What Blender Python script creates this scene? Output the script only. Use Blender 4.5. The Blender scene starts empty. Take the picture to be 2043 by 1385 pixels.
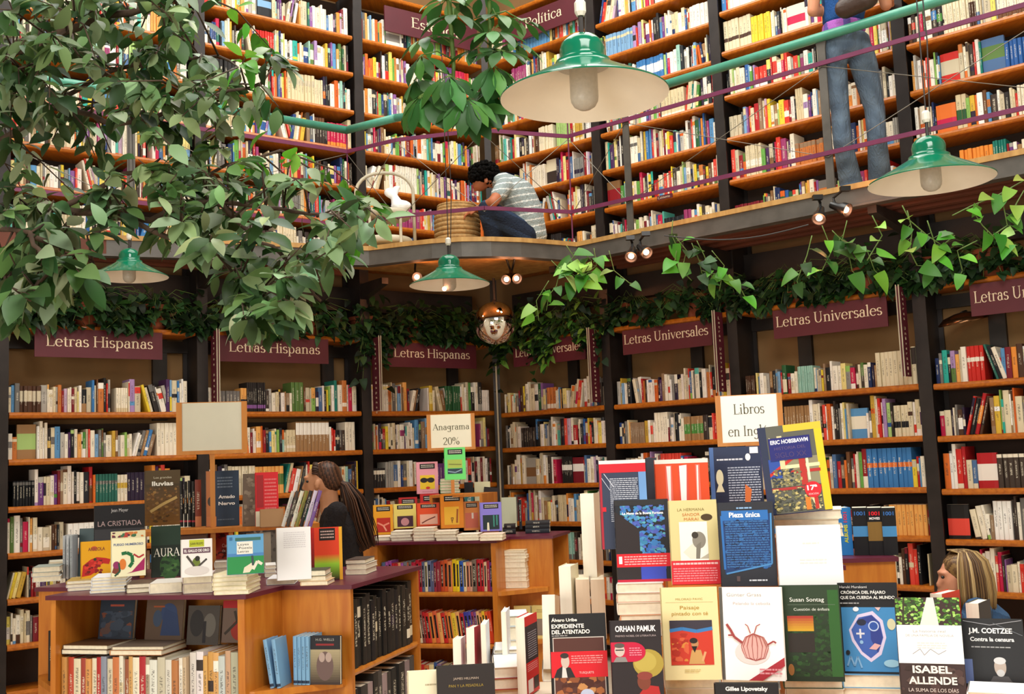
import bpy, bmesh, math, random
from mathutils import Vector, Matrix
R = random.Random(11)
V = Vector
sc = bpy.context.scene
# ------------------------------------------------------------------ camera
F = 2200.0                                   # focal length in pixels of the 2043 x 1385 frame
PIT, ROL = math.radians(6.03), math.radians(-2.25)
EYE = V((0, 0, 1.65))
FW = V((0, math.cos(PIT), math.sin(PIT)))
_u, _r = V((0, -math.sin(PIT), math.cos(PIT))), V((1, 0, 0))
RT = _r * math.cos(ROL) + _u * math.sin(ROL)
UP = _u * math.cos(ROL) - _r * math.sin(ROL)
cd = bpy.data.cameras.new('camera')
cam = bpy.data.objects.new('camera', cd)
sc.collection.objects.link(cam)
cd.sensor_width = 36.0
cd.lens = F / 2043 * 36
cd.clip_start = .05
cam.matrix_world = Matrix((RT, UP, -FW)).transposed().to_4x4()
cam.location = EYE
sc.camera = cam
# ------------------------------------------------------------------ world, skylight, exposure
w = bpy.data.worlds.new('sky')
sc.world = w
w.use_nodes = True
w.node_tree.nodes['Background'].inputs[0].default_value = (.92, .96, 1, 1)
w.node_tree.nodes['Background'].inputs[1].default_value = .12


def area(name, loc, size, sizey, power, col, target=None):
    l = bpy.data.lights.new(name, 'AREA')
    l.shape = 'RECTANGLE'
    l.size, l.size_y, l.energy, l.color = size, sizey, power, col
    o = bpy.data.objects.new(name, l)
    sc.collection.objects.link(o)
    o.location = loc
    d = (V(target) - V(loc)) if target else V((0, 0, -1))
    o.rotation_euler = d.to_track_quat('-Z', 'Y').to_euler()
    return o


area('skylight', (0.2, 6.0, 7.6), 5.5, 5.0, 390, (1, .97, .9))
area('added_front_fill', (0.9, .6, 5.2), 2.6, 2.0, 175, (1, .98, .94), (.7, 3.2, 1.0))  # unseen soft fill, added to brighten the covers on the front table
area('added_side_fill', (-3.6, -3.2, 1.9), 3.6, 2.6, 185, (1, .97, .9), (.4, 3, 1.7))  # unseen fill added behind the camera, brightens lamp linings and front covers
sc.view_settings.view_transform = 'Standard'
sc.view_settings.look = 'None'
sc.view_settings.gamma = 1
sc.view_settings.exposure = 0.47
sc.view_settings.use_curve_mapping = False
sc.cycles.use_denoising = True
sc.cycles.max_bounces = 6
sc.cycles.diffuse_bounces = 4


# ------------------------------------------------------------------ pixel -> world
def ray(x, y):
    return RT * (x - 1021.5) - UP * (y - 692.5) + FW * F


def at(x, y, D):                              # point seen at pixel (x, y), D metres along the optical axis
    return EYE + ray(x, y) * (D / F)


def onz(x, y, z):
    d = ray(x, y)
    return EYE + d * ((z - EYE.z) / d.z)


def lin(h):
    if isinstance(h, str):
        h = [int(h[i:i + 2], 16) / 255 for i in (0, 2, 4)]
    return tuple(c / 12.92 if c <= .04045 else ((c + .055) / 1.055) ** 2.4 for c in h)


# ------------------------------------------------------------------ materials
def nmat(name):
    m = bpy.data.materials.new(name)
    m.use_nodes = True
    nt = m.node_tree
    return m, nt, nt.nodes['Principled BSDF']


def mat(name, col, rough=.5, metal=0, var=.12, scale=8, bump=0, emit=0, trans=0, stretch=None):
    m, nt, p = nmat(name)
    c = lin(col)
    N, L = nt.nodes, nt.links
    p.inputs['Roughness'].default_value = rough
    p.inputs['Metallic'].default_value = metal
    p.inputs['Transmission Weight'].default_value = trans
    tc = N.new('ShaderNodeTexCoord')
    mp = N.new('ShaderNodeMapping')
    if stretch:
        mp.inputs['Scale'].default_value = stretch
    nz = N.new('ShaderNodeTexNoise')
    nz.inputs['Scale'].default_value = scale
    nz.inputs['Detail'].default_value = 5
    L.new(tc.outputs['Object'], mp.inputs[0])
    L.new(mp.outputs[0], nz.inputs['Vector'])
    r = N.new('ShaderNodeValToRGB')
    r.color_ramp.elements[0].position, r.color_ramp.elements[1].position = .3, .7
    r.color_ramp.elements[0].color = tuple(x * (1 - var) for x in c) + (1,)
    r.color_ramp.elements[1].color = tuple(min(1, x * (1 + var)) for x in c) + (1,)
    L.new(nz.outputs['Fac'], r.inputs[0])
    L.new(r.outputs[0], p.inputs['Base Color'])
    if bump:
        b = N.new('ShaderNodeBump')
        b.inputs['Strength'].default_value = bump
        b.inputs['Distance'].default_value = .01
        L.new(nz.outputs['Fac'], b.inputs['Height'])
        L.new(b.outputs[0], p.inputs['Normal'])
    if emit:
        p.inputs['Emission Color'].default_value = c + (1,)
        p.inputs['Emission Strength'].default_value = emit
    return m


def attr(nt, name):
    a = nt.nodes.new('ShaderNodeAttribute')
    a.attribute_name = name
    return a


def attrmat(name, rough=.5, transl=0, metal=0):
    m, nt, p = nmat(name)
    a = attr(nt, 'c1')
    nt.links.new(a.outputs['Color'], p.inputs['Base Color'])
    p.inputs['Roughness'].default_value = rough
    p.inputs['Specular IOR Level'].default_value = .3
    if name == 'cloth':
        nz = nt.nodes.new('ShaderNodeTexNoise')
        nz.inputs['Scale'].default_value = 16
        nz.inputs['Distortion'].default_value = 1.5
        bp = nt.nodes.new('ShaderNodeBump')
        bp.inputs['Strength'].default_value = .55
        bp.inputs['Distance'].default_value = .02
        nt.links.new(nz.outputs['Fac'], bp.inputs['Height'])
        nt.links.new(bp.outputs[0], p.inputs['Normal'])
    if transl:
        t = nt.nodes.new('ShaderNodeBsdfTranslucent')
        mx = nt.nodes.new('ShaderNodeMixShader')
        mx.inputs[0].default_value = transl
        nt.links.new(a.outputs['Color'], t.inputs['Color'])
        nt.links.new(p.outputs[0], mx.inputs[1])
        nt.links.new(t.outputs[0], mx.inputs[2])
        nt.links.new(mx.outputs[0], nt.nodes['Material Output'].inputs[0])
    return m


def book_material():
    """cover colour c1, band / slot colour c2, sty = (kind, seed, band centre, band half height)"""
    m, nt, p = nmat('book_cover')
    N, L = nt.nodes, nt.links

    def math_(op, a, b=None, c=None):
        n = N.new('ShaderNodeMath')
        n.operation = op
        for i, x in enumerate((a, b, c)):
            if x is None:
                continue
            if isinstance(x, (int, float)):
                n.inputs[i].default_value = x
            else:
                L.new(x, n.inputs[i])
        return n.outputs[0]
    c1, c2, st = attr(nt, 'c1'), attr(nt, 'c2'), attr(nt, 'sty')
    uv = N.new('ShaderNodeUVMap')
    uv.uv_map = 'uv'
    s = N.new('ShaderNodeSeparateXYZ')
    L.new(uv.outputs[0], s.inputs[0])
    u, v = s.outputs[0], s.outputs[1]
    sr = N.new('ShaderNodeSeparateColor')
    L.new(st.outputs['Color'], sr.inputs[0])
    kind, seed, bpos = sr.outputs
    bh = st.outputs['Alpha']
    on = math_('GREATER_THAN', u, -.5)
    band = math_('MULTIPLY', math_('LESS_THAN', math_('ABSOLUTE', math_('SUBTRACT', v, bpos)), bh), on)
    slot = math_('MULTIPLY', math_('LESS_THAN', math_('ABSOLUTE', math_('SUBTRACT', u, .5)), .24),
                 math_('LESS_THAN', math_('ABSOLUTE', math_('SUBTRACT', v, .52)), .36))
    slot = math_('MULTIPLY', slot, math_('GREATER_THAN', kind, 1.5))
    # lettering running along the spine
    cmb = N.new('ShaderNodeCombineXYZ')
    L.new(math_('MULTIPLY_ADD', v, 64.0, math_('MULTIPLY', seed, 91.0)), cmb.inputs[0])
    L.new(math_('MULTIPLY', u, 3.0), cmb.inputs[1])
    L.new(math_('MULTIPLY', seed, 37.0), cmb.inputs[2])
    nz = N.new('ShaderNodeTexNoise')
    nz.inputs['Scale'].default_value = 1.0
    nz.inputs['Detail'].default_value = 1
    L.new(cmb.outputs[0], nz.inputs['Vector'])
    txt = math_('GREATER_THAN', nz.outputs['Fac'], .5)
    txt = math_('MULTIPLY', txt, math_('LESS_THAN', math_('ABSOLUTE', math_('SUBTRACT', u, .5)), .2))
    txt = math_('MULTIPLY', txt, math_('LESS_THAN', math_('ABSOLUTE', math_('SUBTRACT', v, .55)), math_('MULTIPLY_ADD', seed, .18, .12)))
    txt = math_('MULTIPLY', math_('MULTIPLY', txt, math_('GREATER_THAN', kind, .5)), .6)

    def mix(f, a, b):
        n = N.new('ShaderNodeMix')
        n.data_type = 'RGBA'
        L.new(f, n.inputs[0])
        for k, x in ((6, a), (7, b)):
            if isinstance(x, tuple):
                n.inputs[k].default_value = x
            else:
                L.new(x, n.inputs[k])
        return n.outputs[2]
    bw = N.new('ShaderNodeRGBToBW')
    L.new(c1.outputs['Color'], bw.inputs[0])
    tcol = mix(math_('GREATER_THAN', bw.outputs[0], .22), (.75, .7, .55, 1), (.05, .04, .04, 1))
    col = mix(math_('MAXIMUM', band, slot), c1.outputs['Color'], c2.outputs['Color'])
    col = mix(txt, col, tcol)
    L.new(col, p.inputs['Base Color'])
    p.inputs['Roughness'].default_value = .5
    p.inputs['Specular IOR Level'].default_value = .3
    return m


def wood(name, a, b, rough=.35, stretch=(1, 1, .08), scale=14):
    m, nt, p = nmat(name)
    N, L = nt.nodes, nt.links
    tc = N.new('ShaderNodeTexCoord')
    mp = N.new('ShaderNodeMapping')
    mp.inputs['Scale'].default_value = stretch
    nz = N.new('ShaderNodeTexNoise')
    nz.inputs['Scale'].default_value = scale
    nz.inputs['Detail'].default_value = 7
    nz.inputs['Distortion'].default_value = .6
    r = N.new('ShaderNodeValToRGB')
    r.color_ramp.elements[0].position, r.color_ramp.elements[1].position = .28, .72
    r.color_ramp.elements[0].color = lin(a) + (1,)
    r.color_ramp.elements[1].color = lin(b) + (1,)
    L.new(tc.outputs['Object'], mp.inputs[0])
    L.new(mp.outputs[0], nz.inputs['Vector'])
    L.new(nz.outputs['Fac'], r.inputs[0])
    L.new(r.outputs[0], p.inputs['Base Color'])
    p.inputs['Roughness'].default_value = rough
    return m


M = dict(
    book=book_material(), page=mat('page_edges', 'ece2c8', .8, var=.08, scale=60, stretch=(1, 1, 30)),
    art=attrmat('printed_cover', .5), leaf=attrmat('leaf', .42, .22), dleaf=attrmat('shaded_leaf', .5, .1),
    paint=attrmat('painted', .5), skin=attrmat('skin', .5), cloth=attrmat('cloth', .9),
    shelf=wood('shelf_wood', 'a0520f', 'c8741c', .3, (3, .3, 3)), case=wood('bookcase_wood', 'b4641a', 'cc822c', .35, (2, 2, .25)),
    deckw=wood('deck_wood', '9c7038', 'c49a58', .6), steel=mat('dark_steel', '2c2624', .45, .3, .25),
    grey=mat('grey_steel', '5a5650', .5, .3, .2), plaster=mat('plaster', '86653e', .9, 0, .1, 3, .1),
    dark=mat('dark_back', '33241c', .8), floor=mat('floor_tiles', 'cfc2ac', .5, var=.06),
    white=mat('white_wall', 'd8d0c0', .9), maroon=mat('maroon_sign', '571a26', .5, var=.08), purple=mat('purple_rail', '6b2a4c', .4),
    topmar=mat('maroon_edge', '5c1a30', .35), cream=mat('cream_letter', 'ead8b8', .6, var=.03), ink=mat('ink', '5d5a40', .7),
    teal=mat('teal_tube', '4a957e', .35, var=.08, scale=20), enamel=mat('green_enamel', '0b6b4c', .12, var=.06),
    inner=mat('shade_inner', 'f6efdf', .35, var=.04), frost=mat('frosted_glass', 'b4aea2', .35, var=.06, scale=90, bump=.2),
    brass=mat('porcelain', 'd8d2c4', .4), black=mat('black_plastic', '131211', .35), cable=mat('cable', '2a2522', .6),
    wire=mat('steel_wire', '6c675c', .45, .5), chrome=mat('mirror', 'f0ece4', .04, 1, .02), bulb=mat('glowing_bulb', 'ffb890', .4, emit=11),
    redbulb=mat('spot_lens', 'ff7a4a', .3, emit=9), terra=mat('terracotta', '8c4526', .8, var=.2), soil=mat('soil', '2a1c12', .95),
    bark=mat('bark', '4a382a', .85, var=.3, scale=30, bump=.4), stem=mat('green_stem', '5f7a35', .6), wicker=mat('wicker', 'b08a55', .8, var=.25, scale=40, bump=.5),
    board=mat('board_face', 'd2cdb8', .6, var=.03), paper=mat('paper', 'efe9d0', .7, var=.02), paperw=mat('white_paper', 'f7f6f0', .7, var=.02),
    frame=wood('frame_wood', 'b8702a', 'd08c40', .4), tube=mat('cream_tube', 'bdb49c', .4), bag=mat('plastic_bag', 'f2f2f2', .35, bump=.3, scale=12),
    leather=mat('brown_leather', '38241a', .5, bump=.2, scale=60), hair=mat('dark_hair', '080605', .8, var=.4, scale=60, bump=.5),
)

M['hair'].node_tree.nodes['Principled BSDF'].inputs['Specular IOR Level'].default_value = .08


# ------------------------------------------------------------------ mesh builder
class MB:
    def __init__(self):
        self.v, self.f, self.c1, self.c2, self.st, self.uv, self.mi = [], [], [], [], {}, {}, []
        self.has2 = False

    def add(self, vs, fs, c=(1, 1, 1), mi=0):
        n = len(self.v)
        self.v += [tuple(p) for p in vs]
        for f in fs:
            self.f.append([i + n for i in f])
            self.c1.append(c)
            self.c2.append(c)
            self.mi.append(mi)
        return len(self.f) - len(fs)

    def box(self, o, a, b, c, col=(1, 1, 1), mi=0):          # corner o, edge vectors a, b, c (right handed)
        o, a, b, c = V(o), V(a), V(b), V(c)
        vs = [o, o + a, o + a + b, o + b, o + c, o + a + c, o + a + b + c, o + b + c]
        return self.add(vs, [(3, 2, 1, 0), (4, 5, 6, 7), (0, 1, 5, 4), (1, 2, 6, 5), (2, 3, 7, 6), (3, 0, 4, 7)], col, mi)

    def bx(self, x0, x1, y0, y1, z0, z1, col=(1, 1, 1), mi=0):
        return self.box((x0, y0, z0), (x1 - x0, 0, 0), (0, y1 - y0, 0), (0, 0, z1 - z0), col, mi)

    def prism(self, prof, o, ax, ay, ext, col=(1, 1, 1), mi=0):   # 2D profile in (ax, ay) extruded by ext
        o, ax, ay, ext = V(o), V(ax), V(ay), V(ext)
        n = len(prof)
        vs = [o + ax * p[0] + ay * p[1] for p in prof]
        vs += [p + ext for p in vs]
        fs = [tuple(range(n - 1, -1, -1)), tuple(range(n, 2 * n))] + [(i, (i + 1) % n, n + (i + 1) % n, n + i) for i in range(n)]
        return self.add(vs, fs, col, mi)

    def tube(self, pts, r, n=8, col=(1, 1, 1), mi=0, cap=True):
        pts = [V(p) for p in pts]
        rs = r if isinstance(r, (list, tuple)) else [r] * len(pts)
        vs, fs = [], []
        prev = None
        for i, p in enumerate(pts):
            d = (pts[min(i + 1, len(pts) - 1)] - pts[max(i - 1, 0)]).normalized()
            if prev is None:
                s = d.orthogonal().normalized()
            else:
                s = (prev - d * prev.dot(d))
                s = s.normalized() if s.length > 1e-6 else d.orthogonal().normalized()
            prev = s
            t = d.cross(s)
            for k in range(n):
                a = 2 * math.pi * k / n
                vs.append(p + (s * math.cos(a) + t * math.sin(a)) * rs[i])
        for i in range(len(pts) - 1):
            for k in range(n):
                k2 = (k + 1) % n
                fs.append((i * n + k, i * n + k2, (i + 1) * n + k2, (i + 1) * n + k))
        if cap:
            fs.append(tuple(range(n - 1, -1, -1)))
            fs.append(tuple(range((len(pts) - 1) * n, len(pts) * n)))
        return self.add(vs, fs, col, mi)

    def lathe(self, prof, o=(0, 0, 0), n=32, col=(1, 1, 1), mi=0, mis=None):   # profile (r, z) about the z axis
        o = V(o)
        vs, st = [], len(self.f)
        for r, z in prof:
            for k in range(n):
                a = 2 * math.pi * k / n
                vs.append(o + V((r * math.cos(a), r * math.sin(a), z)))
        base = len(self.v)
        self.v += [tuple(p) for p in vs]
        for i in range(len(prof) - 1):
            for k in range(n):
                k2 = (k + 1) % n
                self.f.append([base + i * n + k, base + i * n + k2, base + (i + 1) * n + k2, base + (i + 1) * n + k])
                self.c1.append(col)
                self.c2.append(col)
                self.mi.append(mis[i] if mis else mi)
        return st

    def ball(self, c, r, n=12, col=(1, 1, 1), mi=0):
        r = (r, r, r) if not isinstance(r, (tuple, list)) else r
        st = len(self.f)
        b = len(self.v)
        for i in range(n + 1):
            t = math.pi * i / n
            for k in range(2 * n):
                a = math.pi * k / n
                self.v.append((c[0] + r[0] * math.sin(t) * math.cos(a), c[1] + r[1] * math.sin(t) * math.sin(a), c[2] + r[2] * math.cos(t)))
        m = 2 * n
        for i in range(n):
            for k in range(m):
                k2 = (k + 1) % m
                q = [b + i * m + k, b + (i + 1) * m + k, b + (i + 1) * m + k2, b + i * m + k2]
                if i == 0:
                    q = q[:3]
                elif i == n - 1:
                    q = [q[0], q[1], q[3]]
                self.f.append(q)
                self.c1.append(col)
                self.c2.append(col)
                self.mi.append(mi)
        return st

    def build(self, name, mats, parent=None, smooth=False, origin=None, merge=False):
        me = bpy.data.meshes.new(name)
        vs = self.v
        if origin is not None:
            ox, oy, oz = origin
            vs = [(a - ox, b - oy, c - oz) for a, b, c in vs]
        me.from_pydata(vs, [], self.f)
        mats = mats if isinstance(mats, (list, tuple)) else [mats]
        for m in mats:
            me.materials.append(m)
        if len(mats) > 1:
            me.polygons.foreach_set('material_index', self.mi)
        a = me.attributes.new('c1', 'FLOAT_COLOR', 'FACE')
        a.data.foreach_set('color', [x for c in self.c1 for x in (*c[:3], 1)])
        if self.has2:
            a = me.attributes.new('c2', 'FLOAT_COLOR', 'FACE')
            a.data.foreach_set('color', [x for c in self.c2 for x in (*c[:3], 1)])
            a = me.attributes.new('sty', 'FLOAT_COLOR', 'FACE')
            a.data.foreach_set('color', [x for i in range(len(self.f)) for x in self.st.get(i, (0, 0, -1, 0))])
            l = me.uv_layers.new(name='uv')
            d = []
            for i, f in enumerate(self.f):
                d += self.uv.get(i, [-1.0, -1.0] * len(f))
            l.data.foreach_set('uv', d)
        if smooth:
            me.polygons.foreach_set('use_smooth', [True] * len(self.f))
        me.update()
        if smooth == 'auto':
            me.set_sharp_from_angle(angle=math.radians(40))
        o = bpy.data.objects.new(name, me)
        sc.collection.objects.link(o)
        if parent is not None:
            o.parent = parent
        elif origin is not None:
            o.location = origin
        return o


def tag(o, label=None, cat=None, group=None, kind=None):
    for k, x in (('label', label), ('category', cat), ('group', group), ('kind', kind)):
        if x:
            o[k] = x
    return o


def thing(name, label, cat, loc=(0, 0, 0), rz=0, group=None):
    o = bpy.data.objects.new(name, None)
    o.empty_display_size = .05
    sc.collection.objects.link(o)
    o.location = loc
    o.rotation_euler = (0, 0, rz)
    return tag(o, label, cat, group)


def wmat(o):
    return Matrix.Translation(o.location) @ o.rotation_euler.to_matrix().to_4x4()


ORD = 'first second third fourth fifth sixth seventh eighth ninth tenth eleventh twelfth thirteenth fourteenth fifteenth sixteenth seventeenth eighteenth nineteenth twentieth'.split()


def ordinal(i):
    if i < 20:
        return ORD[i]
    t = {2: 'twenty', 3: 'thirty', 4: 'forty', 5: 'fifty'}
    i += 1
    if i % 10 == 0:
        return {20: 'twentieth', 30: 'thirtieth', 40: 'fortieth', 50: 'fiftieth'}[i]
    return t[i // 10] + '-' + ORD[i % 10 - 1]


# ------------------------------------------------------------------ lettering
_tc = {}


def sans(s, bold=0):
    if (s, bold) in _tc:
        return _tc[s, bold]
    c = bpy.data.curves.new('t', 'FONT')
    c.body = s
    c.size = 1
    c.resolution_u = 3
    c.offset = bold
    o = bpy.data.objects.new('t', c)
    sc.collection.objects.link(o)
    dg = bpy.context.evaluated_depsgraph_get()
    me = o.evaluated_get(dg).to_mesh()
    vs = [(v.co.x, v.co.y) for v in me.vertices]
    fs = [tuple(p.vertices) for p in me.polygons]
    o.evaluated_get(dg).to_mesh_clear()
    bpy.data.objects.remove(o)
    bpy.data.curves.remove(c)
    _tc[s, bold] = (vs, fs, .72)
    return _tc[s, bold]


GL = {
    'L': (.5, 'S .12 0 .7 bt;T .12 .018 .46 .018 .036;T .46 0 .47 .15 .035'),
    'e': (.46, 'A .24 .23 .18 .225 8 318;T .08 .26 .41 .26 .03'),
    't': (.31, 'S .14 .06 .58;T .03 .44 .27 .44 .032;A .22 .09 .08 .08 180 310'),
    'r': (.37, 'S .12 0 .46 bf;A .25 .32 .12 .13 50 165;D .33 .4 .042'),
    'a': (.45, 'A .2 .14 .13 .135 50 330;S .33 .03 .34;A .22 .33 .11 .125 0 165;T .33 .03 .42 .03 .04;D .11 .36 .04'),
    's': (.36, 'A .18 .345 .115 .11 25 270;A .18 .12 .13 .115 90 -155'),
    'H': (.7, 'S .12 0 .7 bt;S .58 0 .7 bt;T .12 .36 .58 .36 .035'),
    'i': (.24, 'S .12 0 .46 bf;D .11 .62 .055'), 'l': (.24, 'S .12 0 .74 bf'),
    'p': (.51, 'S .12 -.22 .46 bf;A .27 .23 .16 .22 -155 155'),
    'b': (.51, 'S .12 0 .74 f;A .27 .23 .16 .22 -155 155'),
    'n': (.53, 'S .12 0 .46 bf;A .265 .32 .135 .13 0 160;S .4 0 .33 b'),
    'u': (.53, 'S .12 .14 .46 f;A .25 .15 .13 .14 180 350;S .4 0 .46 bf'),
    'm': (.77, 'S .12 0 .46 bf;A .25 .32 .12 .13 0 160;S .37 0 .33 b;A .51 .32 .12 .13 0 160;S .63 0 .33 b'),
    'U': (.68, 'S .14 .2 .7 t;A .34 .21 .19 .2 180 360;T .53 .2 .53 .7 .045;T .44 .685 .62 .685 .03'),
    'v': (.45, 'T .06 .46 .23 .01 .08;T .22 .01 .4 .46 .035;T .0 .447 .15 .447 .026;T .31 .447 .46 .447 .026'),
    'y': (.45, 'T .06 .46 .23 .01 .08;T .25 .06 .4 .46 .035;T .24 .03 .13 -.2 .04;T .0 .447 .15 .447 .026;T .31 .447 .46 .447 .026;D .12 -.18 .04'),
    'V': (.64, 'T .06 .7 .33 0 .1;T .33 0 .58 .7 .035;T 0 .685 .17 .685 .03;T .49 .685 .67 .685 .03'),
    'A': (.66, 'T .06 0 .33 .7 .035;T .32 .7 .58 0 .1;T .15 .24 .48 .24 .03;T 0 .015 .15 .015 .03;T .47 .015 .68 .015 .03'),
    'R': (.64, 'S .12 0 .7 bt;A .3 .53 .17 .155 -100 100;T .12 .685 .32 .685 .03;T .12 .37 .32 .37 .03;T .3 .37 .56 0 .085;T .5 .015 .64 .015 .03'),
    'P': (.54, 'S .12 0 .7 bt;A .3 .51 .18 .175 -100 100;T .12 .685 .32 .685 .03;T .12 .33 .32 .33 .03'),
    'E': (.57, 'S .12 0 .7 bt;T .12 .682 .48 .682 .036;T .12 .018 .5 .018 .036;T .12 .36 .4 .36 .035;T .47 .56 .47 .7 .035;T .5 0 .5 .15 .035'),
    'G': (.72, 'A .36 .35 .29 .35 45 335;S .61 .05 .32;T .5 .31 .7 .31 .03'),
    'I': (.3, 'S .15 0 .7 bt'), 'c': (.43, 'A .24 .23 .18 .225 40 320;D .37 .36 .04'), 'o': (.48, 'A .24 .23 .18 .225 0 360'),
    'g': (.49, 'A .22 .27 .14 .17 0 360;S .37 -.1 .46;A .22 -.1 .15 .12 360 195'),
    '2': (.46, 'A .22 .5 .16 .19 165 -35;T .35 .4 .07 .04 .05;T .05 .03 .41 .03 .06'), '0': (.46, 'A .23 .35 .17 .34 0 360'),
    '%': (.72, 'A .16 .53 .11 .16 0 360;A .54 .16 .11 .16 0 360;T .14 0 .56 .7 .03'), ' ': (.24, ''), 'í': (.24, 'S .12 0 .46 bf;T .1 .54 .2 .66 .04'),
}
GL['é'] = (.46, GL['e'][1] + ';T .2 .53 .31 .66 .045')
GL['ó'] = (.48, GL['o'][1] + ';T .2 .53 .31 .66 .045')


def serif(s):
    if s in _tc:
        return _tc[s]
    vs, fs = [], []

    def strip(pts):                                          # (x, y, nx, ny, half width)
        n = len(vs)
        for x, y, nx, ny, h in pts:
            vs.append((x + nx * h, y + ny * h))
            vs.append((x - nx * h, y - ny * h))
        for i in range(len(pts) - 1):
            fs.append((n + 2 * i, n + 2 * i + 1, n + 2 * i + 3, n + 2 * i + 2))

    def line(x0, y0, x1, y1, wd):
        d = math.hypot(x1 - x0, y1 - y0)
        nx, ny = -(y1 - y0) / d, (x1 - x0) / d
        strip([(x0, y0, nx, ny, wd / 2), (x1, y1, nx, ny, wd / 2)])
    X = 0
    for ch in s:
        adv, g = GL[ch]
        for st in g.split(';'):
            if not st:
                continue
            k, *a = st.split()
            if k == 'S':
                fl = a[3] if len(a) > 3 else ''
                x, y0, y1 = X + float(a[0]), float(a[1]), float(a[2])
                line(x, y0, x, y1, .088)
                if 'b' in fl:
                    line(x - .1, y0 + .014, x + .1, y0 + .014, .028)
                if 't' in fl:
                    line(x - .1, y1 - .014, x + .1, y1 - .014, .028)
                if 'f' in fl:
                    line(x - .1, y1 - .05, x, y1 - .01, .035)
            elif k == 'T':
                x0, y0, x1, y1, wd = map(float, a)
                line(X + x0, y0, X + x1, y1, wd)
            elif k == 'D':
                x, y, r = map(float, a)
                n = len(vs)
                for i in range(10):
                    t = i * math.pi / 5
                    vs.append((X + x + r * math.cos(t), y + r * math.sin(t)))
                fs.append(tuple(range(n, n + 10)))
            else:
                cx, cy, rx, ry, a0, a1 = map(float, a)
                P = []
                for i in range(17):
                    t = math.radians(a0 + (a1 - a0) * i / 16)
                    P.append((X + cx + rx * math.cos(t), cy + ry * math.sin(t), math.cos(t), math.sin(t), .016 + .03 * abs(math.cos(t)) ** 1.3))
                strip(P)
        X += adv
    _tc[s] = (vs, fs, .7)
    return _tc[s]


def put_text(mb, s, o, ux, uy, width, cap, col=(1, 1, 1), font='n', mi=0, align='c'):
    """text s, centred on o (baseline middle), width metres long and cap metres tall"""
    vs, fs, ch = serif(s) if font == 's' else sans(s, .03 if font == 'b' else 0)
    if not vs:
        return
    o, ux, uy = V(o), V(ux).normalized(), V(uy).normalized()
    x0, x1 = min(v[0] for v in vs), max(v[0] for v in vs)
    kx = width / (x1 - x0)
    ky = cap / ch
    nrm = ux.cross(uy)
    pts = [o + ux * ((v[0] - (x0 + x1) / 2) * kx) + uy * (v[1] * ky) for v in vs]
    ok = []
    for f in fs:                                            # keep every face turned to the reader
        a = (pts[f[1]] - pts[f[0]]).cross(pts[f[2]] - pts[f[0]])
        ok.append(f if a.dot(nrm) >= 0 else f[::-1])
    mb.add(pts, ok, col, mi)
# ------------------------------------------------------------------ the room
C0 = V((-.152, 10.0, 0))


class Fr:                                     # a wall's own axes: u to the reader's right, v into the wall, z up
    def __init__(s, o, u, v):
        s.o, s.u, s.v = V(o), V(u).normalized(), V(v).normalized()
        s.m = Matrix((s.u, s.v, (0, 0, 1))).transposed().to_4x4()
        s.m.translation = s.o

    def P(s, u, v, z):
        return s.o + s.u * u + s.v * v + V((0, 0, z))

    def hit(s, x, y, v=0):                    # pixel -> (u, z) on the plane at depth v
        d = ray(x, y)
        q = s.o + s.v * v
        t = (q - EYE).dot(s.v) / d.dot(s.v)
        p = EYE + d * t - q
        return p.dot(s.u), p.z


FL = Fr(C0, (.79748, .60335, 0), (-.60335, .79748, 0))
FRR = Fr(C0, (.75264, -.65843, 0), (.65843, .75264, 0))
Z3 = V((0, 0, 1))


def struct(mb, name, m, smooth=False):
    return tag(mb.build(name, m, smooth=smooth), kind='structure')


b = MB(); b.bx(-7, 7, -4.5, 11, -.1, 0); struct(b, 'floor', M['floor'])
b = MB(); b.box(FL.P(-7.6, .30, 0), FL.u * 7.95, FL.v * .2, Z3 * 7.4); struct(b, 'wall_left', M['plaster'])
b = MB(); b.box(FRR.P(-.35, .30, 0), FRR.u * 7.95, FRR.v * .2, Z3 * 7.4); struct(b, 'wall_right', M['plaster'])
el, er = FL.P(-7.5, .3, 0), FRR.P(7.5, .3, 0)
b = MB(); b.bx(el.x - .25, el.x - .05, -4.2, el.y + .1, 0, 7.4); struct(b, 'wall_left_front', M['white'])
b = MB(); b.bx(er.x + .05, er.x + .25, -4.2, er.y + .1, 0, 7.4); struct(b, 'wall_right_front', M['white'])
b = MB(); b.bx(el.x - .25, er.x + .25, -4.4, -4.2, 0, 7.4); struct(b, 'wall_back', M['white'])

# ------------------------------------------------------------------ steel posts and wall shelving
LB = [(-1.31, -.05), (-2.72, -1.41), (-4.13, -2.82), (-5.6, -4.23)]
RB = [(.05, 1.21), (1.31, 2.41), (2.51, 3.85), (3.95, 5.25)]
LOWL = [.27, .575, .875, 1.18, 1.49, 1.81, 2.13]
LOWR = [[.18, .5, .82, 1.14, 1.465, 1.79, 2.105], [.16, .48, .80, 1.12, 1.45, 1.775, 2.10], [.10, .42, .73, 1.06, 1.385, 1.73, 2.08], [.08, .40, .71, 1.04, 1.37, 1.72, 2.07]]
UPL = [3.395, 3.73, 4.04, 4.365, 4.70, 5.035, 5.36]
UPR = [3.395, 3.76, 4.085, 4.405, 4.745, 5.06, 5.37]
UPR2 = [3.395, 3.76, 4.095, 4.43, 4.785, 5.11, 5.43]


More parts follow.
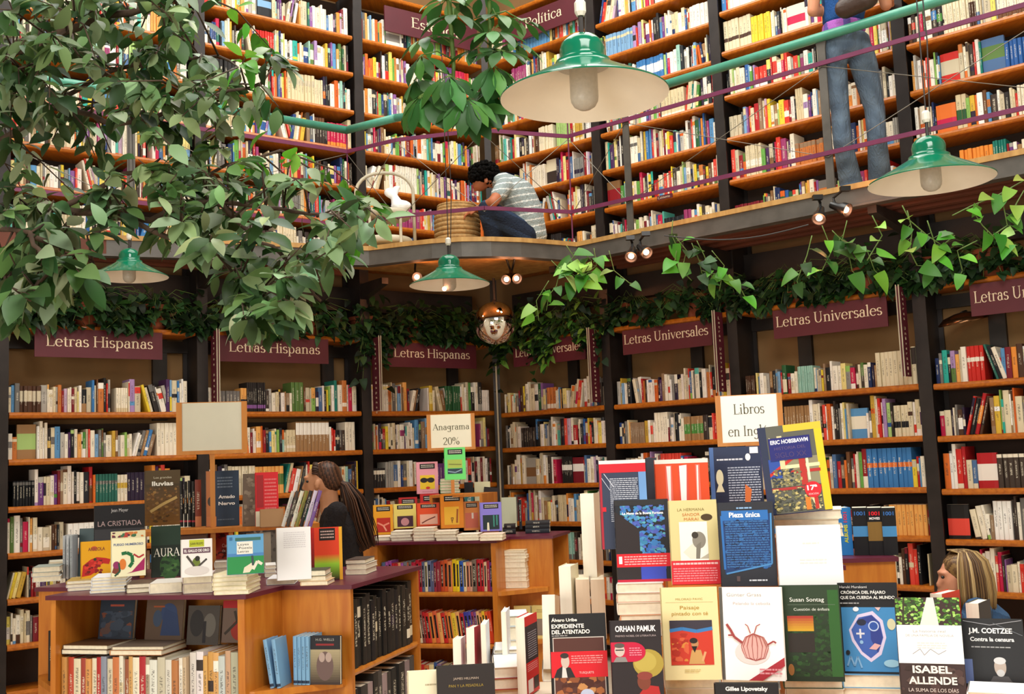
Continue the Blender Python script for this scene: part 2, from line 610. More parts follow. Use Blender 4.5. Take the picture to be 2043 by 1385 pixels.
def post(fr, u, wd, label, v0=-.025, v1=.28):
    b = MB()
    b.box(fr.P(u - wd / 2, v0, 0), fr.u * wd, fr.v * .012, Z3 * 6.6)
    b.box(fr.P(u - .012, v0 + .012, 0), fr.u * .024, fr.v * (v1 - v0 - .024), Z3 * 6.6)
    b.box(fr.P(u - wd / 2, v1 - .012, 0), fr.u * wd, fr.v * .012, Z3 * 6.6)
    return tag(b.build('steel_post', M['steel']), label, 'post')


post(FL, -1.36, .085, 'dark steel post in the left wall of shelves, nearest the corner')
post(FL, -2.77, .085, 'dark steel post behind the small framed grey board')
post(FL, -4.18, .085, 'dark steel post at the far left behind the tree')
post(FRR, 1.26, .085, 'dark steel post in the right wall of shelves, nearest the corner')
post(FRR, 2.46, .085, 'dark steel post behind the sign reading Libros en Inglés')
post(FRR, 3.90, .09, 'dark steel post beside the seated woman with streaked hair')
b = MB(); b.tube([C0 + V((.0, -.03, 0)), C0 + V((.0, -.03, 6.6))], .042, 4)
tag(b.build('steel_post', M['steel']), 'dark steel corner post where the two walls of books meet', 'post')
b = MB(); b.tube([C0 + V((.0, -.085, 0.0)), C0 + V((0, -.085, 2.55))], .008, 8)
tag(b.build('conduit_pipe', M['tube']), 'thin cream pipe running down the corner post below the mirror ball', 'pipe')

PROF = [(.0, 0), (-.008, -.006), (-.012, -.02), (-.008, -.034), (0, -.04), (.27, -.04), (.27, 0)]


def bay(fr, u0, u1, lows, ups, label):
    root = thing('wall_bookcase', label, 'bookcase', fr.P((u0 + u1) / 2, .135, 0))
    ol = root.location
    for z in lows + [2.745] + ups + [5.80]:
        b = MB()
        b.prism(PROF[::-1], fr.P(u0, -.005, z), fr.v, Z3, fr.u * (u1 - u0))
        b.build('shelf', M['shelf'], root, origin=ol)
    for z0, z1 in ((0.05, 2.06), (3.36, 5.75)):
        b = MB()
        b.box(fr.P(u0 - .03, .272, z0), fr.u * (u1 - u0 + .06), fr.v * .015, Z3 * (z1 - z0))
        b.build('back_panel', M['dark'], root, origin=ol)
    return root


for i, (u0, u1) in enumerate(LB):
    bay(FL, u0, u1, LOWL, UPL, 'wall of brown shelves on the left, ' + ['bay beside the corner', 'bay behind the ponytailed woman', 'bay behind the left book table', 'bay at the frame edge behind the tree'][i])
for i, (u0, u1) in enumerate(RB):
    bay(FRR, u0, u1, LOWR[i], UPR if i < 2 else UPR2, 'wall of brown shelves on the right, ' + ['bay beside the corner', 'bay behind the stacked novels', 'bay behind the woman on the balcony', 'bay at the frame edge'][i])
n = 1
for fr, us in ((FL, (-.35, -1.62, -3.05, -4.5)), (FRR, (.62, 1.9, 2.85, 4.25))):
    for u in us:
        b = MB()
        b.box(fr.P(u, .262, 2.08), fr.u * .11, fr.v * .035, Z3 * 1.1)
        struct(b, 'trim_%d' % n, M['steel'])
        n += 1
    b = MB()
    b.box(fr.P(-5.6 if fr is FL else .05, .255, 2.60), fr.u * 5.3, fr.v * .045, Z3 * .09)
    struct(b, 'trim_%d' % n, M['steel'])
    n += 1

for fr in (FL, FRR):
    b = MB()
    b.box(fr.P(-6.2 if fr is FL else .05, .2, 3.0), fr.u * 6.1, fr.v * .1, Z3 * .2)
    struct(b, 'trim_%d' % n, M['steel'])
    n += 1

# ------------------------------------------------------------------ books in bulk on the walls (one object)
CRM = ['efe6cf', 'e6dabb', 'f4efe2', 'ddd0ae', 'eee4d8', 'd8c8a0', 'f0ead8', 'c9bda0', 'e9dfc8', 'f5f3ec']
DRK = ['1e1b1a', '2a2524', '16181c', '3a2f2a', '40342c', '22262c', '2c2038']
RED = ['b01c22', 'c8281f', '8e1a22', 'd63a2a', '7a1c28', 'c21f4a', 'e0483a']
ORA = ['e0712a', 'e89038', 'd4601c', 'c9783a', 'e8a858']
YEL = ['e8cc3a', 'd8b23a', 'f0dc6a', 'c9a23c', 'ead98a']
BLU = ['2a5a9c', '3a78b4', '26407a', '5a94c4', '1e2f5c', '4a6a94', '7aa4c8']
TEA = ['2aa898', '1c7a6c', '5ab8a8', '9cc8b8', '2e6a5c']
GRN = ['4a8a3a', '6aa84a', '2a5c34', '8cb85a', '5a7a3c', 'a8c878']
PUR = ['6a3a7c', '8a5a98', '4a2a58', 'a888b8', 'c4a8c0', '9c3a6c']
GRY = ['8c8a84', 'a8a49a', '6a6864', 'b8b4aa', '75716c']
BRN = ['6a4428', '85603c', 'a07a50', '4c3020', '94785c']
FAM = [CRM, DRK, RED, ORA, YEL, BLU, TEA, GRN, PUR, GRY, BRN]
WU = [40, 9, 11, 9, 6, 9, 4, 6, 5, 6, 4]
WL = [48, 14, 10, 5, 5, 5, 2, 3, 3, 8, 8]
STF = MB(); STF.has2 = True
PG = lin('e4d8ba')


def bulk(fr, u, v, z, t, h, d, c1, c2, sty, lean=0):
    ch = min(.004, t * .25)
    pr = [(0, ch), (t * .2, 0), (t * .8, 0), (t, ch), (t, d), (0, d)]
    sn, cs = math.sin(lean), math.cos(lean)
    dz = t * abs(sn) if lean > 0 else 0
    vs = []
    for zz in (0, h):
        for a, bb in pr:
            if lean >= 0:
                x, y = a * cs + zz * sn, -a * sn + zz * cs + t * sn
            else:
                x, y = a * cs + zz * sn, zz * cs - a * sn
            vs.append(fr.P(u + x, v + bb, z + y))
    fs = [(5, 4, 3, 2, 1, 0), (6, 7, 8, 9, 10, 11)] + [(i, (i + 1) % 6, 6 + (i + 1) % 6, 6 + i) for i in range(6)]
    k = STF.add(vs, fs, c1)
    STF.c1[k + 1] = PG
    STF.c1[k + 6] = PG
    for i in range(2, 8):
        STF.c2[k + i] = c2
        STF.st[k + i] = sty
    for j, (a, e) in ((2, (0, .15)), (3, (.15, .85)), (4, (.85, 1))):
        STF.uv[k + j] = [a, 0, e, 0, e, 1, a, 1]


def pick(wts, rr):
    return lin(rr.choice(rr.choices(FAM, wts)[0]))


def row(fr, u0, u1, z, hmax, wts, rr, vfront=.02, gap=.03):
    u = u0 + .004
    while u < u1 - .012:
        mode = rr.random()
        nb = rr.randint(2, 9)
        hb = rr.uniform(.62, .93) * hmax
        series = mode < .22
        lean = 0
        if mode > .93:
            lean = rr.choice((-1, 1)) * rr.uniform(.08, .3)
            nb = rr.randint(3, 7)
        if mode > .80 and mode < .80 + gap:
            u += rr.uniform(.02, .07)
            continue
        if .84 < mode < .865 and u1 - u > .18:                 # a cover turned to the room
            wd, hh = rr.uniform(.12, .15), rr.uniform(.2, .24)
            bulk(fr, u, vfront + rr.uniform(.0, .04), z, wd, min(hh, hmax), .03, pick(wts, rr), pick(wts, rr), (0, rr.random(), rr.uniform(.3, .7), rr.uniform(.1, .25)))
            u += wd + .004
            continue
        base, b2, t0, bp, bh = pick(wts, rr), pick(wts, rr), rr.uniform(.014, .034), rr.random(), rr.choice((0, 0, .06, .1, .2))
        first = True
        for _ in range(nb):
            t = t0 * rr.uniform(.9, 1.1) if series else rr.choice((rr.uniform(.008, .018), rr.uniform(.014, .03), rr.uniform(.02, .042)))
            h = hb if series else min(hmax, max(.15, hb * rr.uniform(.86, 1.14)))
            need = t / math.cos(lean) + (h * abs(math.sin(lean)) if first or True else 0)
            if u + (need if lean else t) > u1 - .003:
                return
            c1 = base if series else pick(wts, rr)
            c2 = b2 if series else pick(wts, rr)
            sty = (1, rr.random(), bp if series else rr.random(), bh if series else rr.choice((0, 0, 0, .06, .12, .22)))
            off = h * math.sin(-lean) if lean < 0 else 0
            bulk(fr, u + off, vfront + rr.uniform(0, .018), z, t, h, min(.2, h * .68), c1, c2, sty, lean)
            u += t / math.cos(lean) + rr.uniform(.0005, .002)
            first = False
        if lean:
            u += hb * abs(math.sin(lean)) * (1 if lean > 0 else .15)


rr = random.Random(5)
for fr, bays, lo, up in ((FL, LB, [LOWL] * 4, [UPL] * 4), (FRR, RB, LOWR, [UPR, UPR, UPR2, UPR2])):
    for (u0, u1), lows, ups in zip(bays, lo, up):
        for i, z in enumerate(lows):
            if z < .42:
                continue
            row(fr, u0, u1, z, (lows[i + 1] - z - .055) if i + 1 < len(lows) else .26, WL, rr, vfront=.03)
        for i, z in enumerate(ups):
            nz = ups[i + 1] if i + 1 < len(ups) else 5.72
            row(fr, u0, u1, z, min(.27, nz - z - .05), WU, rr, gap=.015)
tag(STF.build('shelved_books', M['book']), 'hundreds of books of every colour standing spine out along the walls of shelves', 'books', kind='stuff')

# ------------------------------------------------------------------ balcony
ZD = 3.35
edge = [FL.P(-6.2, -.24, ZD)] + [V(onz(x, y, ZD)) for x, y in ((120, 465), (450, 477), (700, 490), (735, 491), (800, 483), (860, 476.5), (920, 472.5), (980, 472), (1040, 474), (1100, 478.5), (1150, 483))]
edge += [FRR.P(2.43, -.72, ZD), FRR.P(3.6, -.74, ZD), FRR.P(6.6, -.77, ZD)]
bal = thing('balcony', 'narrow wooden balcony with dark steel edge running round both walls of books', 'balcony', (0, 9, ZD))
inner = [FRR.P(6.6, -.03, ZD), C0 + V((0, -.06, ZD)), FL.P(-6.2, -.03, ZD)]
poly = edge + inner
b = MB()
n = len(poly)
b.add(poly + [p - Z3 * .035 for p in poly], [tuple(range(n)), tuple(range(2 * n - 1, n - 1, -1))] + [(i, n + i, n + (i + 1) % n, (i + 1) % n) for i in range(n)])
b.build('deck', M['deckw'], bal, origin=bal.location)
b = MB()
ins = []
for i, p in enumerate(edge):
    d = (edge[min(i + 1, len(edge) - 1)] - edge[max(i - 1, 0)]).normalized()
    ins.append(V((-d.y, d.x, 0)))
for (z0, z1, t0, t1) in ((-.135, -.036, .012, .03), (-.15, -.135, .0, .09)):
    vs = []
    for p, q in zip(edge, ins):
        vs += [p + q * t0 + Z3 * z0, p + q * t1 + Z3 * z0, p + q * t1 + Z3 * z1, p + q * t0 + Z3 * z1]
    fs = []
    for i in range(len(edge) - 1):
        for k in range(4):
            fs.append((4 * i + k, 4 * i + (k + 1) % 4, 4 * i + 4 + (k + 1) % 4, 4 * i + 4 + k))
    fs += [(3, 2, 1, 0), tuple(4 * (len(edge) - 1) + k for k in range(4))]
    b.add(vs, [f[::-1] for f in fs])
b.build('fascia', M['grey'], bal, origin=bal.location)
for fr, s, a0, a1, offs in ((FRR, 1, 1.5, 6.4, (-.12, -.3, -.48, -.62)), (FL, -1, -6.1, -1.7, (-.1, -.3))):
    for v in offs:
        b = MB()
        b.box(fr.P(a0, v - .03, ZD - .15), fr.u * (a1 - a0), fr.v * .06, Z3 * .113)
        b.build('joist', mat('joist_wood', '5c2c18', .7) if 'joist_wood' not in bpy.data.materials else bpy.data.materials['joist_wood'], bal, origin=bal.location)
for fr, us in ((FRR, (1.26, 2.46, 3.9)), (FL, (-1.36, -2.77, -4.18))):
    for u in us:
        b = MB()
        L_ = .66 if fr is FRR else .34
        b.prism([(0, 0), (-L_, 0), (-L_, -.05), (0, -.13)], fr.P(u - .03, -.03, ZD - .152), fr.v, Z3, fr.u * .06)
        b.build('bracket', M['steel'], bal, origin=bal.location)

# railing
path = [FL.P(-6.2, -.33, 0), FL.P(-1.66, -.33, 0), V((-.85, 8.47, 0)), V((-.17, 8.30, 0)), FRR.P(1.45, -.65, 0), FRR.P(6.6, -.68, 0)]
rl = thing('balcony_railing', 'balcony railing with teal tube handrail, purple flat bars and thin crossed wires', 'railing', (0, 8.3, ZD))
b = MB()
for i in range(len(path) - 1):
    b.tube([path[i] + Z3 * 4.40, path[i + 1] + Z3 * 4.40], .032, 14)
for p in path[1:-1]:
    b.ball(p + Z3 * 4.40, .032, 8)
b.build('handrail', M['teal'], rl, True, origin=rl.location)
for z, hh in ((4.205, .03), (3.592, .03)):
    b = MB()
    for i in range(len(path) - 1):
        d = (path[i + 1] - path[i])
        q = V((-d.y, d.x, 0)).normalized()
        b.box(path[i] + Z3 * z - q * .008, d, q * .012, Z3 * hh)
    b.build('purple_bar', M['purple'], rl, origin=rl.location)
pp = [FRR.P(2.0, -.65, 0), FRR.P(3.62, -.665, 0), FRR.P(5.25, -.67, 0), FL.P(-3.4, -.33, 0), FL.P(-5.0, -.33, 0)]
for i, p in enumerate(pp):
    fr = FRR if i < 3 else FL
    b = MB()
    b.box(p + fr.v * .006 - fr.u * .028 + Z3 * 3.2, fr.u * .056, fr.v * .012, Z3 * 1.12)
    b.prism([(-.028, 0), (.028, 0), (.04, .075), (.0, .085), (-.04, .075)], p + fr.v * .006 + Z3 * 4.32, fr.u, Z3, fr.v * .012)
    b.build('baluster', M['grey'], rl, origin=rl.location)
for p in (path[1], path[4]):
    b = MB()
    b.tube([p + Z3 * 3.34, p + Z3 * 4.38], .006, 6)
    b.build('baluster', M['purple'], rl, origin=rl.location)
wl = [path[4], pp[0], pp[1], pp[2]]
prs = [(wl[i], wl[i + 1]) for i in range(3)] + [(path[1], path[2]), (path[2], path[3]), (path[3], path[4]), (pp[3], path[1]), (pp[4], pp[3])]
for a, c in prs:
    for z0, z1 in ((3.58, 4.2), (4.2, 3.58)):
        b = MB()
        b.tube([a + Z3 * z0, c + Z3 * z1], .0028, 5)
        b.build('bracing_wire', M['wire'], rl, origin=rl.location)

# ------------------------------------------------------------------ signs
def sign(fr, x0, x1, ym, z0, z1, text, t0, t1, cap, base, label, th=.012, v=-.03, font='s', m='maroon', lc='cream'):
    ua, ub = fr.hit(x0, ym, v)[0], fr.hit(x1, ym, v)[0]
    root = thing('section_sign', label, 'sign', fr.P((ua + ub) / 2, v, z0))
    b = MB()
    b.box(fr.P(ua, v, z0), fr.u * (ub - ua), fr.v * th, Z3 * (z1 - z0))
    b.build('sign_board', M[m], root, origin=root.location)
    if text:
        ta, tb = fr.hit(t0, ym, v)[0], fr.hit(t1, ym, v)[0]
        b = MB()
        put_text(b, text, fr.P((ta + tb) / 2, v - .0015, base), fr.u, Z3, tb - ta, cap, font=font)
        b.build('lettering', M[lc], root, origin=root.location)
    return root


sign(FL, 69, 324, 690, 2.515, 2.715, 'Letras Hispanas', 92, 305, .078, 2.592, 'maroon sign reading Letras Hispanas above the far left shelves')
sign(FL, 438, 655, 693, 2.515, 2.715, 'Letras Hispanas', 457, 638, .078, 2.592, 'maroon sign reading Letras Hispanas, half hidden by drooping leaves')
sign(FL, 770, 950, 706, 2.505, 2.715, 'Letras Hispanas', 786, 937, .078, 2.59, 'maroon sign reading Letras Hispanas left of the mirror ball')
sign(FRR, 1024, 1168, 700, 2.505, 2.715, 'Letras Universales', 1028, 1162, .078, 2.59, 'maroon sign reading Letras Universales right of the mirror ball')
sign(FRR, 1242, 1421, 678, 2.50, 2.70, 'Letras Universales', 1245, 1414, .078, 2.585, 'maroon sign reading Letras Universales behind trailing ivy')
sign(FRR, 1542, 1771, 635, 2.49, 2.70, 'Letras Universales', 1548, 1761, .078, 2.575, 'maroon sign reading Letras Universales, unobstructed, above the right shelves')
sign(FRR, 1936, 2195, 600, 2.49, 2.70, 'Letras Universales', 1944, 2160, .078, 2.575, 'maroon sign cut by the right frame edge, only Letras showing')
sign(FL, 767, 950, 20, 5.47, 5.70, 'Estética', 820, 912, .095, 5.555, 'maroon sign reading Estética high behind the hanging umbrella plant')
sign(FRR, 1005, 1165, 15, 5.47, 5.70, 'Política', 1046, 1120, .095, 5.555, 'maroon sign reading Política high above the large lamp')
sign(FRR, 1976, 2110, 30, 4.745, 4.783, 'Ensayo y Crítica' if 0 else 'Ensayo y C', 1982, 2046, .026, 4.753, 'small maroon shelf label reading Ensayo', th=.004, v=-.024, font='n')
sign(FRR, 1311, 1342, 398, 3.722, 3.757, 'Género', 1313, 1337, .02, 3.73, 'small dark shelf label reading Género', th=.004, v=-.024, font='s')
sign(FL, 530, 620, 352, 4.0, 4.037, 'Religiones Orientales', 533, 617, .02, 4.01, 'small dark shelf label reading Religiones Orientales', th=.004, v=-.024, font='n')


def blade(fr, u, txt, side, label):                          # narrow sign standing out from the wall beside a post
    root = thing('blade_sign', label, 'sign', fr.P(u, -.09, 2.13))
    b = MB(); b.box(fr.P(u - .006, -.15, 2.13), fr.u * .012, fr.v * .12, Z3 * .61)
    b.build('sign_board', M['maroon'], root, origin=root.location)
    for s in (-.012, .007):
        b = MB(); b.box(fr.P(u + s, -.158, 2.12), fr.u * .006, fr.v * .006, Z3 * .63)
        b.build('edge_strip', M['tube'], root, origin=root.location)
    b = MB()
    ux = fr.v if side > 0 else -fr.v
    for i, ch in enumerate(txt):
        if ch != ' ':
            put_text(b, ch, fr.P(u + side * .0075, -.09, 2.71 - .61 * (i + .8) / len(txt)), ux, Z3, .022, .022)
    b.build('lettering', M['cream'], root, origin=root.location)


blade(FL, -1.30, 'Letras Hispanas', -1, 'narrow upright maroon sign on the post left of the mirror ball')
blade(FL, -2.70, 'Letras Hispanas', -1, 'narrow upright maroon sign above the framed grey board')
blade(FRR, 1.18, 'Letras Universales', 1, 'narrow upright maroon sign on the post right of the mirror ball')
blade(FRR, 2.38, 'Letras Universales', 1, 'narrow upright maroon sign above the Libros en Inglés board')
blade(FRR, 3.81, 'Letras Universales', 1, 'narrow upright maroon sign on the right post by the chrome dish lamp')


# ------------------------------------------------------------------ pendant lamps
def lamp(x, y, D, label, lit=False, top=6.6):
    p = at(x, y, D)
    root = thing('pendant_lamp', label, 'lamp', p, group='green enamel pendant lamps')
    outp = [(.25, 0), (.251, .004), (.245, .008), (.17, .048), (.115, .078), (.088, .094), (.082, .102), (.082, .108)]
    inn = [(.078, .1), (.084, .09), (.11, .074), (.165, .045), (.24, .004), (.25, 0)]
    b = MB(); b.lathe(outp, n=64); b.build('shade', M['enamel'], root, 'auto')
    b = MB(); b.lathe(inn, n=64); b.build('shade_lining', M['inner'], root, True)
    b = MB(); b.lathe([(.082, .108), (.068, .112), (.066, .125), (.068, .145), (.062, .165), (.045, .183), (.018, .192), (0, .193)], n=40)
    b.build('cap', M['enamel'], root, True)
    b = MB(); b.lathe([(.0, .1), (.078, .1), (.078, .094), (.042, .094), (.042, .0), (.04, -.014), (.032, -.028), (.018, -.037), (0, -.04)], n=32)
    b.build('glass_jar', M['frost'], root, 'auto')
    b = MB(); b.tube([(0, 0, .19), (0, 0, .25)], .008, 8); b.build('hook', M['cable'], root)
    b = MB(); b.tube([(0, 0, .25), (0, 0, .262), (0, 0, .29), (0, 0, .30)], [.012, .018, .018, .012], 10); b.build('porcelain_insulator', M['brass'], root)
    b = MB()
    b.tube([(0, 0, .30), (0, 0, top - p.z)], .003, 6)
    b.tube([(.012, 0, .2), (.03, .0, .6), (.012, 0, min(1.4, top - p.z))], .003, 6)
    b.build('cord', M['cable'], root)
    if lit:
        b = MB(); b.ball((-.03, -.05, -.03), .014, 8); b.build('bulb', M['bulb'], root, True)
    return root


lamp(1166, 194, 3.28, 'large green enamel pendant lamp hanging nearest, beside the umbrella plant')
lamp(1858, 363, 4.53, 'green enamel pendant lamp at the right under the railing')
lamp(897, 569, 6.87, 'green enamel pendant lamp hanging just left of the mirror ball', True)
lamp(258, 553, 7.3, 'green enamel pendant lamp half hidden behind the tree leaves')

mb_ = thing('mirror_ball', 'round mirrored security ball hanging in the corner above the shelves', 'mirror', at(988, 645, 9.2))
b = MB(); b.ball((0, 0, 0), .18, 28); b.build('mirror_sphere', M['chrome'], mb_, True)
b = MB(); b.tube([(0, 0, .175), (0, 0, .2), (0, 0, 3.2 - mb_.location.z)], [.03, .012, .012], 10); b.build('hanging_rod', M['cable'], mb_)


# ------------------------------------------------------------------ clip-on spot lamps
def spot(x, y, D, aim, label, energy=1.8, col=(1, .36, .15), up=.14):
    p = at(x, y, D)
    root = thing('spot_lamp', label, 'lamp', p, group='clip-on spot lamps under the balcony')
    d = V(aim).normalized()
    q = d.to_track_quat('Z', 'Y').to_matrix()
    b = MB(); b.lathe([(.0, -.12), (.022, -.12), (.028, -.06), (.042, -.03), (.044, .012), (.038, .012), (.03, -.02), (0, -.025)], n=20)
    b.v = [tuple(q @ V(v)) for v in b.v]
    b.build('shade', M['black'], root, 'auto')
    b = MB(); b.ball((0, 0, 0), (.021, .021, .018), 8)
    b.v = [tuple(q @ V(v) + d * -.006) for v in b.v]
    b.build('bulb', M['bulb'], root, True)
    b = MB()
    b.tube([-d * .085, -d * .1 + V((0, 0, .05)), (0, 0, up)], .009, 8)
    b.bx(-.03, .03, -.02, .02, up - .02, up + .01)
    b.build('clip', M['black'], root)
    l = bpy.data.lights.new('spot_light', 'POINT')
    l.energy, l.color, l.shadow_soft_size = energy, col, .03
    lo = bpy.data.objects.new('spot_light', l)
    sc.collection.objects.link(lo)
    lo.parent = root
    lo.location = d * .05
    return root


spot(1634, 436, 6.95, (-.3, -.6, -.6), 'left spot lamp of the pair under the balcony below the standing woman')
spot(1689, 419, 6.9, (.5, -.6, -.4), 'right spot lamp of the pair under the balcony below the standing woman')
spot(1259, 512, 7.85, (-.2, -.7, -.6), 'left spot lamp of the red-glowing pair under the balcony, right of centre')
spot(1290, 504, 7.8, (.3, -.7, -.5), 'right spot lamp of the red-glowing pair under the balcony, right of centre')
spot(1010, 558, 9.0, (-.3, -.7, -.4), 'left spot lamp of the pair above the mirror ball', up=.2)
spot(1031, 556, 9.0, (.3, -.7, -.3), 'right spot lamp of the pair above the mirror ball', up=.2)
spot(832, 553, 9.0, (.2, -.8, -.3), 'single red-glowing spot lamp left of the small pendant lamp', up=.2)
spot(80, 497, 7.2, (.1, -.7, -.5), 'single spot lamp glowing at the far left among the leaves')
spot(488, 525, 7.9, (.1, -.8, -.3), 'single spot lamp glowing through the leaves in the left middle', up=.2)
b = MB()
b.tube([at(1325 + 12 * i, 470 + 18 * math.sin(math.pi * i / 24) + (-.9 * i), 7.0 - .006 * i) for i in range(25)], .004, 6)
tag(b.build('sagging_cable', M['cable']), 'black cable sagging between the spot lamps under the right balcony', 'cable')
dl = thing('dish_lamp', 'shiny brown dish-shaped clip lamp on the top right bookshelf', 'lamp', FRR.P(4.15, .08, 2.47))
b = MB(); b.lathe([(.16, 0), (.162, .01), (.12, .045), (.05, .065), (.0, .07)], n=32); b.build('shade', mat('bronze', '6a4a30', .2, .9), dl, True)
b = MB(); b.tube([(0, 0, .065), (0, .1, .07), (0, .16, -.0)], .01, 8); b.build('arm', M['black'], dl)
dl.rotation_euler = (.15, -.1, -.7)
# ------------------------------------------------------------------ single books
def Rz(a): return Matrix.Rotation(a, 4, 'Z')
def Rx(a): return Matrix.Rotation(a, 4, 'X')
def Ry(a): return Matrix.Rotation(a, 4, 'Y')
def T(*p): return Matrix.Translation(V(p))


NB = [0]


def book(w, h, t, c1, Mx, label, group=None, c2='e8e0c8', sty=None, art=None, pages=None, name='book', spine=None):
    """canonical: front cover faces -y, spine at -x, bottom centre of the front cover at the origin"""
    NB[0] += 1
    k = lin(c1)
    s = lin(spine) if spine else k
    b = MB(); b.has2 = True
    e = .0016
    b.bx(-w / 2, w / 2, 0, e, 0, h, k)
    b.bx(-w / 2, w / 2, t - e, t, 0, h, k)
    pr = [(-w / 2, t), (-w / 2 - .0015, t * .8), (-w / 2 - .0022, t * .5), (-w / 2 - .0015, t * .2), (-w / 2, 0), (-w / 2 + e, 0), (-w / 2 + e, t)]
    i0 = b.prism(pr, (0, 0, 0), (1, 0, 0), (0, 1, 0), (0, 0, h), s)
    sty = sty or (1, R.random(), .2, 0)
    for j in range(4):
        f = i0 + 2 + j
        b.c2[f] = lin(c2)
        b.st[f] = sty
        a0, a1 = 1 - (0, .2, .5, .8)[j], 1 - (.2, .5, .8, 1)[j]
        b.uv[f] = [1 - a0, 0, 1 - a1, 0, 1 - a1, 1, 1 - a0, 1]
    o = b.build(name, M['book'])
    o.matrix_world = Mx
    tag(o, label, 'book', group)
    b = MB(); b.bx(-w / 2 + e + .0003, w / 2 - .0025, e + .0002, t - e - .0002, .0025, h - .0025)
    b.build('page_block', pages or M['page'], o)
    if art:
        draw(art, w, h, o)
    return o


def draw(art, w, h, o, y0=0):
    b, tx = MB(), MB()
    y = y0 - .0004

    def P(a, c, yy):
        return V(((a - .5) * w, yy, c * h))
    for a in art:
        k = a[0]
        y -= .00012
        if k == 'r':
            x0, z0, x1, z1, col = a[1:]
            b.add([P(x0, z0, y), P(x1, z0, y), P(x1, z1, y), P(x0, z1, y)], [(0, 1, 2, 3)], lin(col))
        elif k == 'e':
            x, z, rx, rz, col = a[1:]
            b.add([P(x + rx * math.cos(i * math.pi / 12), z + rz * math.sin(i * math.pi / 12), y) for i in range(24)], [tuple(range(24))], lin(col))
        elif k == 'p':
            pts, col = a[1:]
            ar = sum(pts[i][0] * pts[(i + 1) % len(pts)][1] - pts[(i + 1) % len(pts)][0] * pts[i][1] for i in range(len(pts)))
            pts = pts if ar > 0 else pts[::-1]
            b.add([P(p[0], p[1], y) for p in pts], [tuple(range(len(pts)))], lin(col))
        elif k == 'l':                                       # brush line
            pts, wd, col = a[1:]
            for (xa, za), (xb, zb) in zip(pts, pts[1:]):
                d = math.hypot((xb - xa) * w, (zb - za) * h) or 1e-6
                nx, nz = -(zb - za) * h / d * wd / 2, (xb - xa) * w / d * wd / 2
                q = [P(xa, za, y) + V((nx * w, 0, nz * w)), P(xa, za, y) - V((nx * w, 0, nz * w)), P(xb, zb, y) - V((nx * w, 0, nz * w)), P(xb, zb, y) + V((nx * w, 0, nz * w))]
                b.add(q, [(0, 1, 2, 3)], lin(col))
        elif k == 'g':                                       # printed gradient made of flat bands, low to high
            x0, z0, x1, z1, ca, cb, n = a[1:]
            A, B_ = lin(ca), lin(cb)
            for i in range(n):
                f = i / (n - 1)
                za, zb = z0 + (z1 - z0) * i / n, z0 + (z1 - z0) * (i + 1) / n
                b.add([P(x0, za, y), P(x1, za, y), P(x1, zb, y), P(x0, zb, y)], [(0, 1, 2, 3)], tuple(A[j] + (B_[j] - A[j]) * f for j in range(3)))
        elif k == 'n':                                       # speckled paint: n random blots
            x0, z0, x1, z1, cols, n, sz = a[1:]
            q = random.Random(n)
            for i in range(n):
                x, z, r_ = q.uniform(x0, x1), q.uniform(z0, z1), sz * q.uniform(.4, 1)
                aa = q.uniform(0, 3)
                b.add([P(min(x1, max(x0, x + r_ * q.uniform(.7, 1.2) * math.cos(aa + i2 * 1.047))), min(z1, max(z0, z + r_ * q.uniform(.5, .9) * math.sin(aa + i2 * 1.047) * w / h)), y - .00001 * i / n) for i2 in range(6)], [tuple(range(6))], lin(q.choice(cols)))
        elif k == 'L':                                       # lines of small print
            x0, z0, x1, z1, n, col = a[1:]
            q = random.Random(n)
            for i in range(n):
                z = z1 - (z1 - z0) * (i + .5) / n
                x = x0
                while x < x1 - .02:
                    l_ = q.uniform(.03, .09)
                    b.add([P(x, z - .25 * (z1 - z0) / n, y), P(min(x1, x + l_), z - .25 * (z1 - z0) / n, y), P(min(x1, x + l_), z + .2 * (z1 - z0) / n, y), P(x, z + .2 * (z1 - z0) / n, y)], [(0, 1, 2, 3)], lin(col))
                    x += l_ + .012
        elif k == 't':
            s, x, z, wd, cap, col, font = a[1:]
            put_text(tx, s, P(x, z, y - .0002), (1, 0, 0), (0, 0, 1), wd * w, cap * h, lin(col), font)
    if b.f:
        b.build('cover_picture', M['art'], o)
    if tx.f:
        tx.build('title_lettering', M['paint'], o)


def face(x, y):
    return -math.atan2(x, y)


def stand(x0, x1, yt, yb, where, c1, label, t=.02, lean=.12, yaw=0, roll=0, art=None, zb=None, name='book', **kw):
    """a book standing cover out; where = D (metres along the axis); zb = height of what it stands on, instead"""
    xc = (x0 + x1) / 2
    p = V(onz(xc, yb, zb)) if zb else at(xc, yb, where)
    D = (p - EYE).dot(FW)
    w, h = (x1 - x0) * D / F / max(.5, math.cos(yaw)), (yb - yt) * D / F / math.cos(lean)
    m = T(*p) @ Rz(face(p.x, p.y) + yaw) @ Ry(roll) @ Rx(-lean)
    return book(w, h, t, c1, m, label, art=art, name=name, **kw)


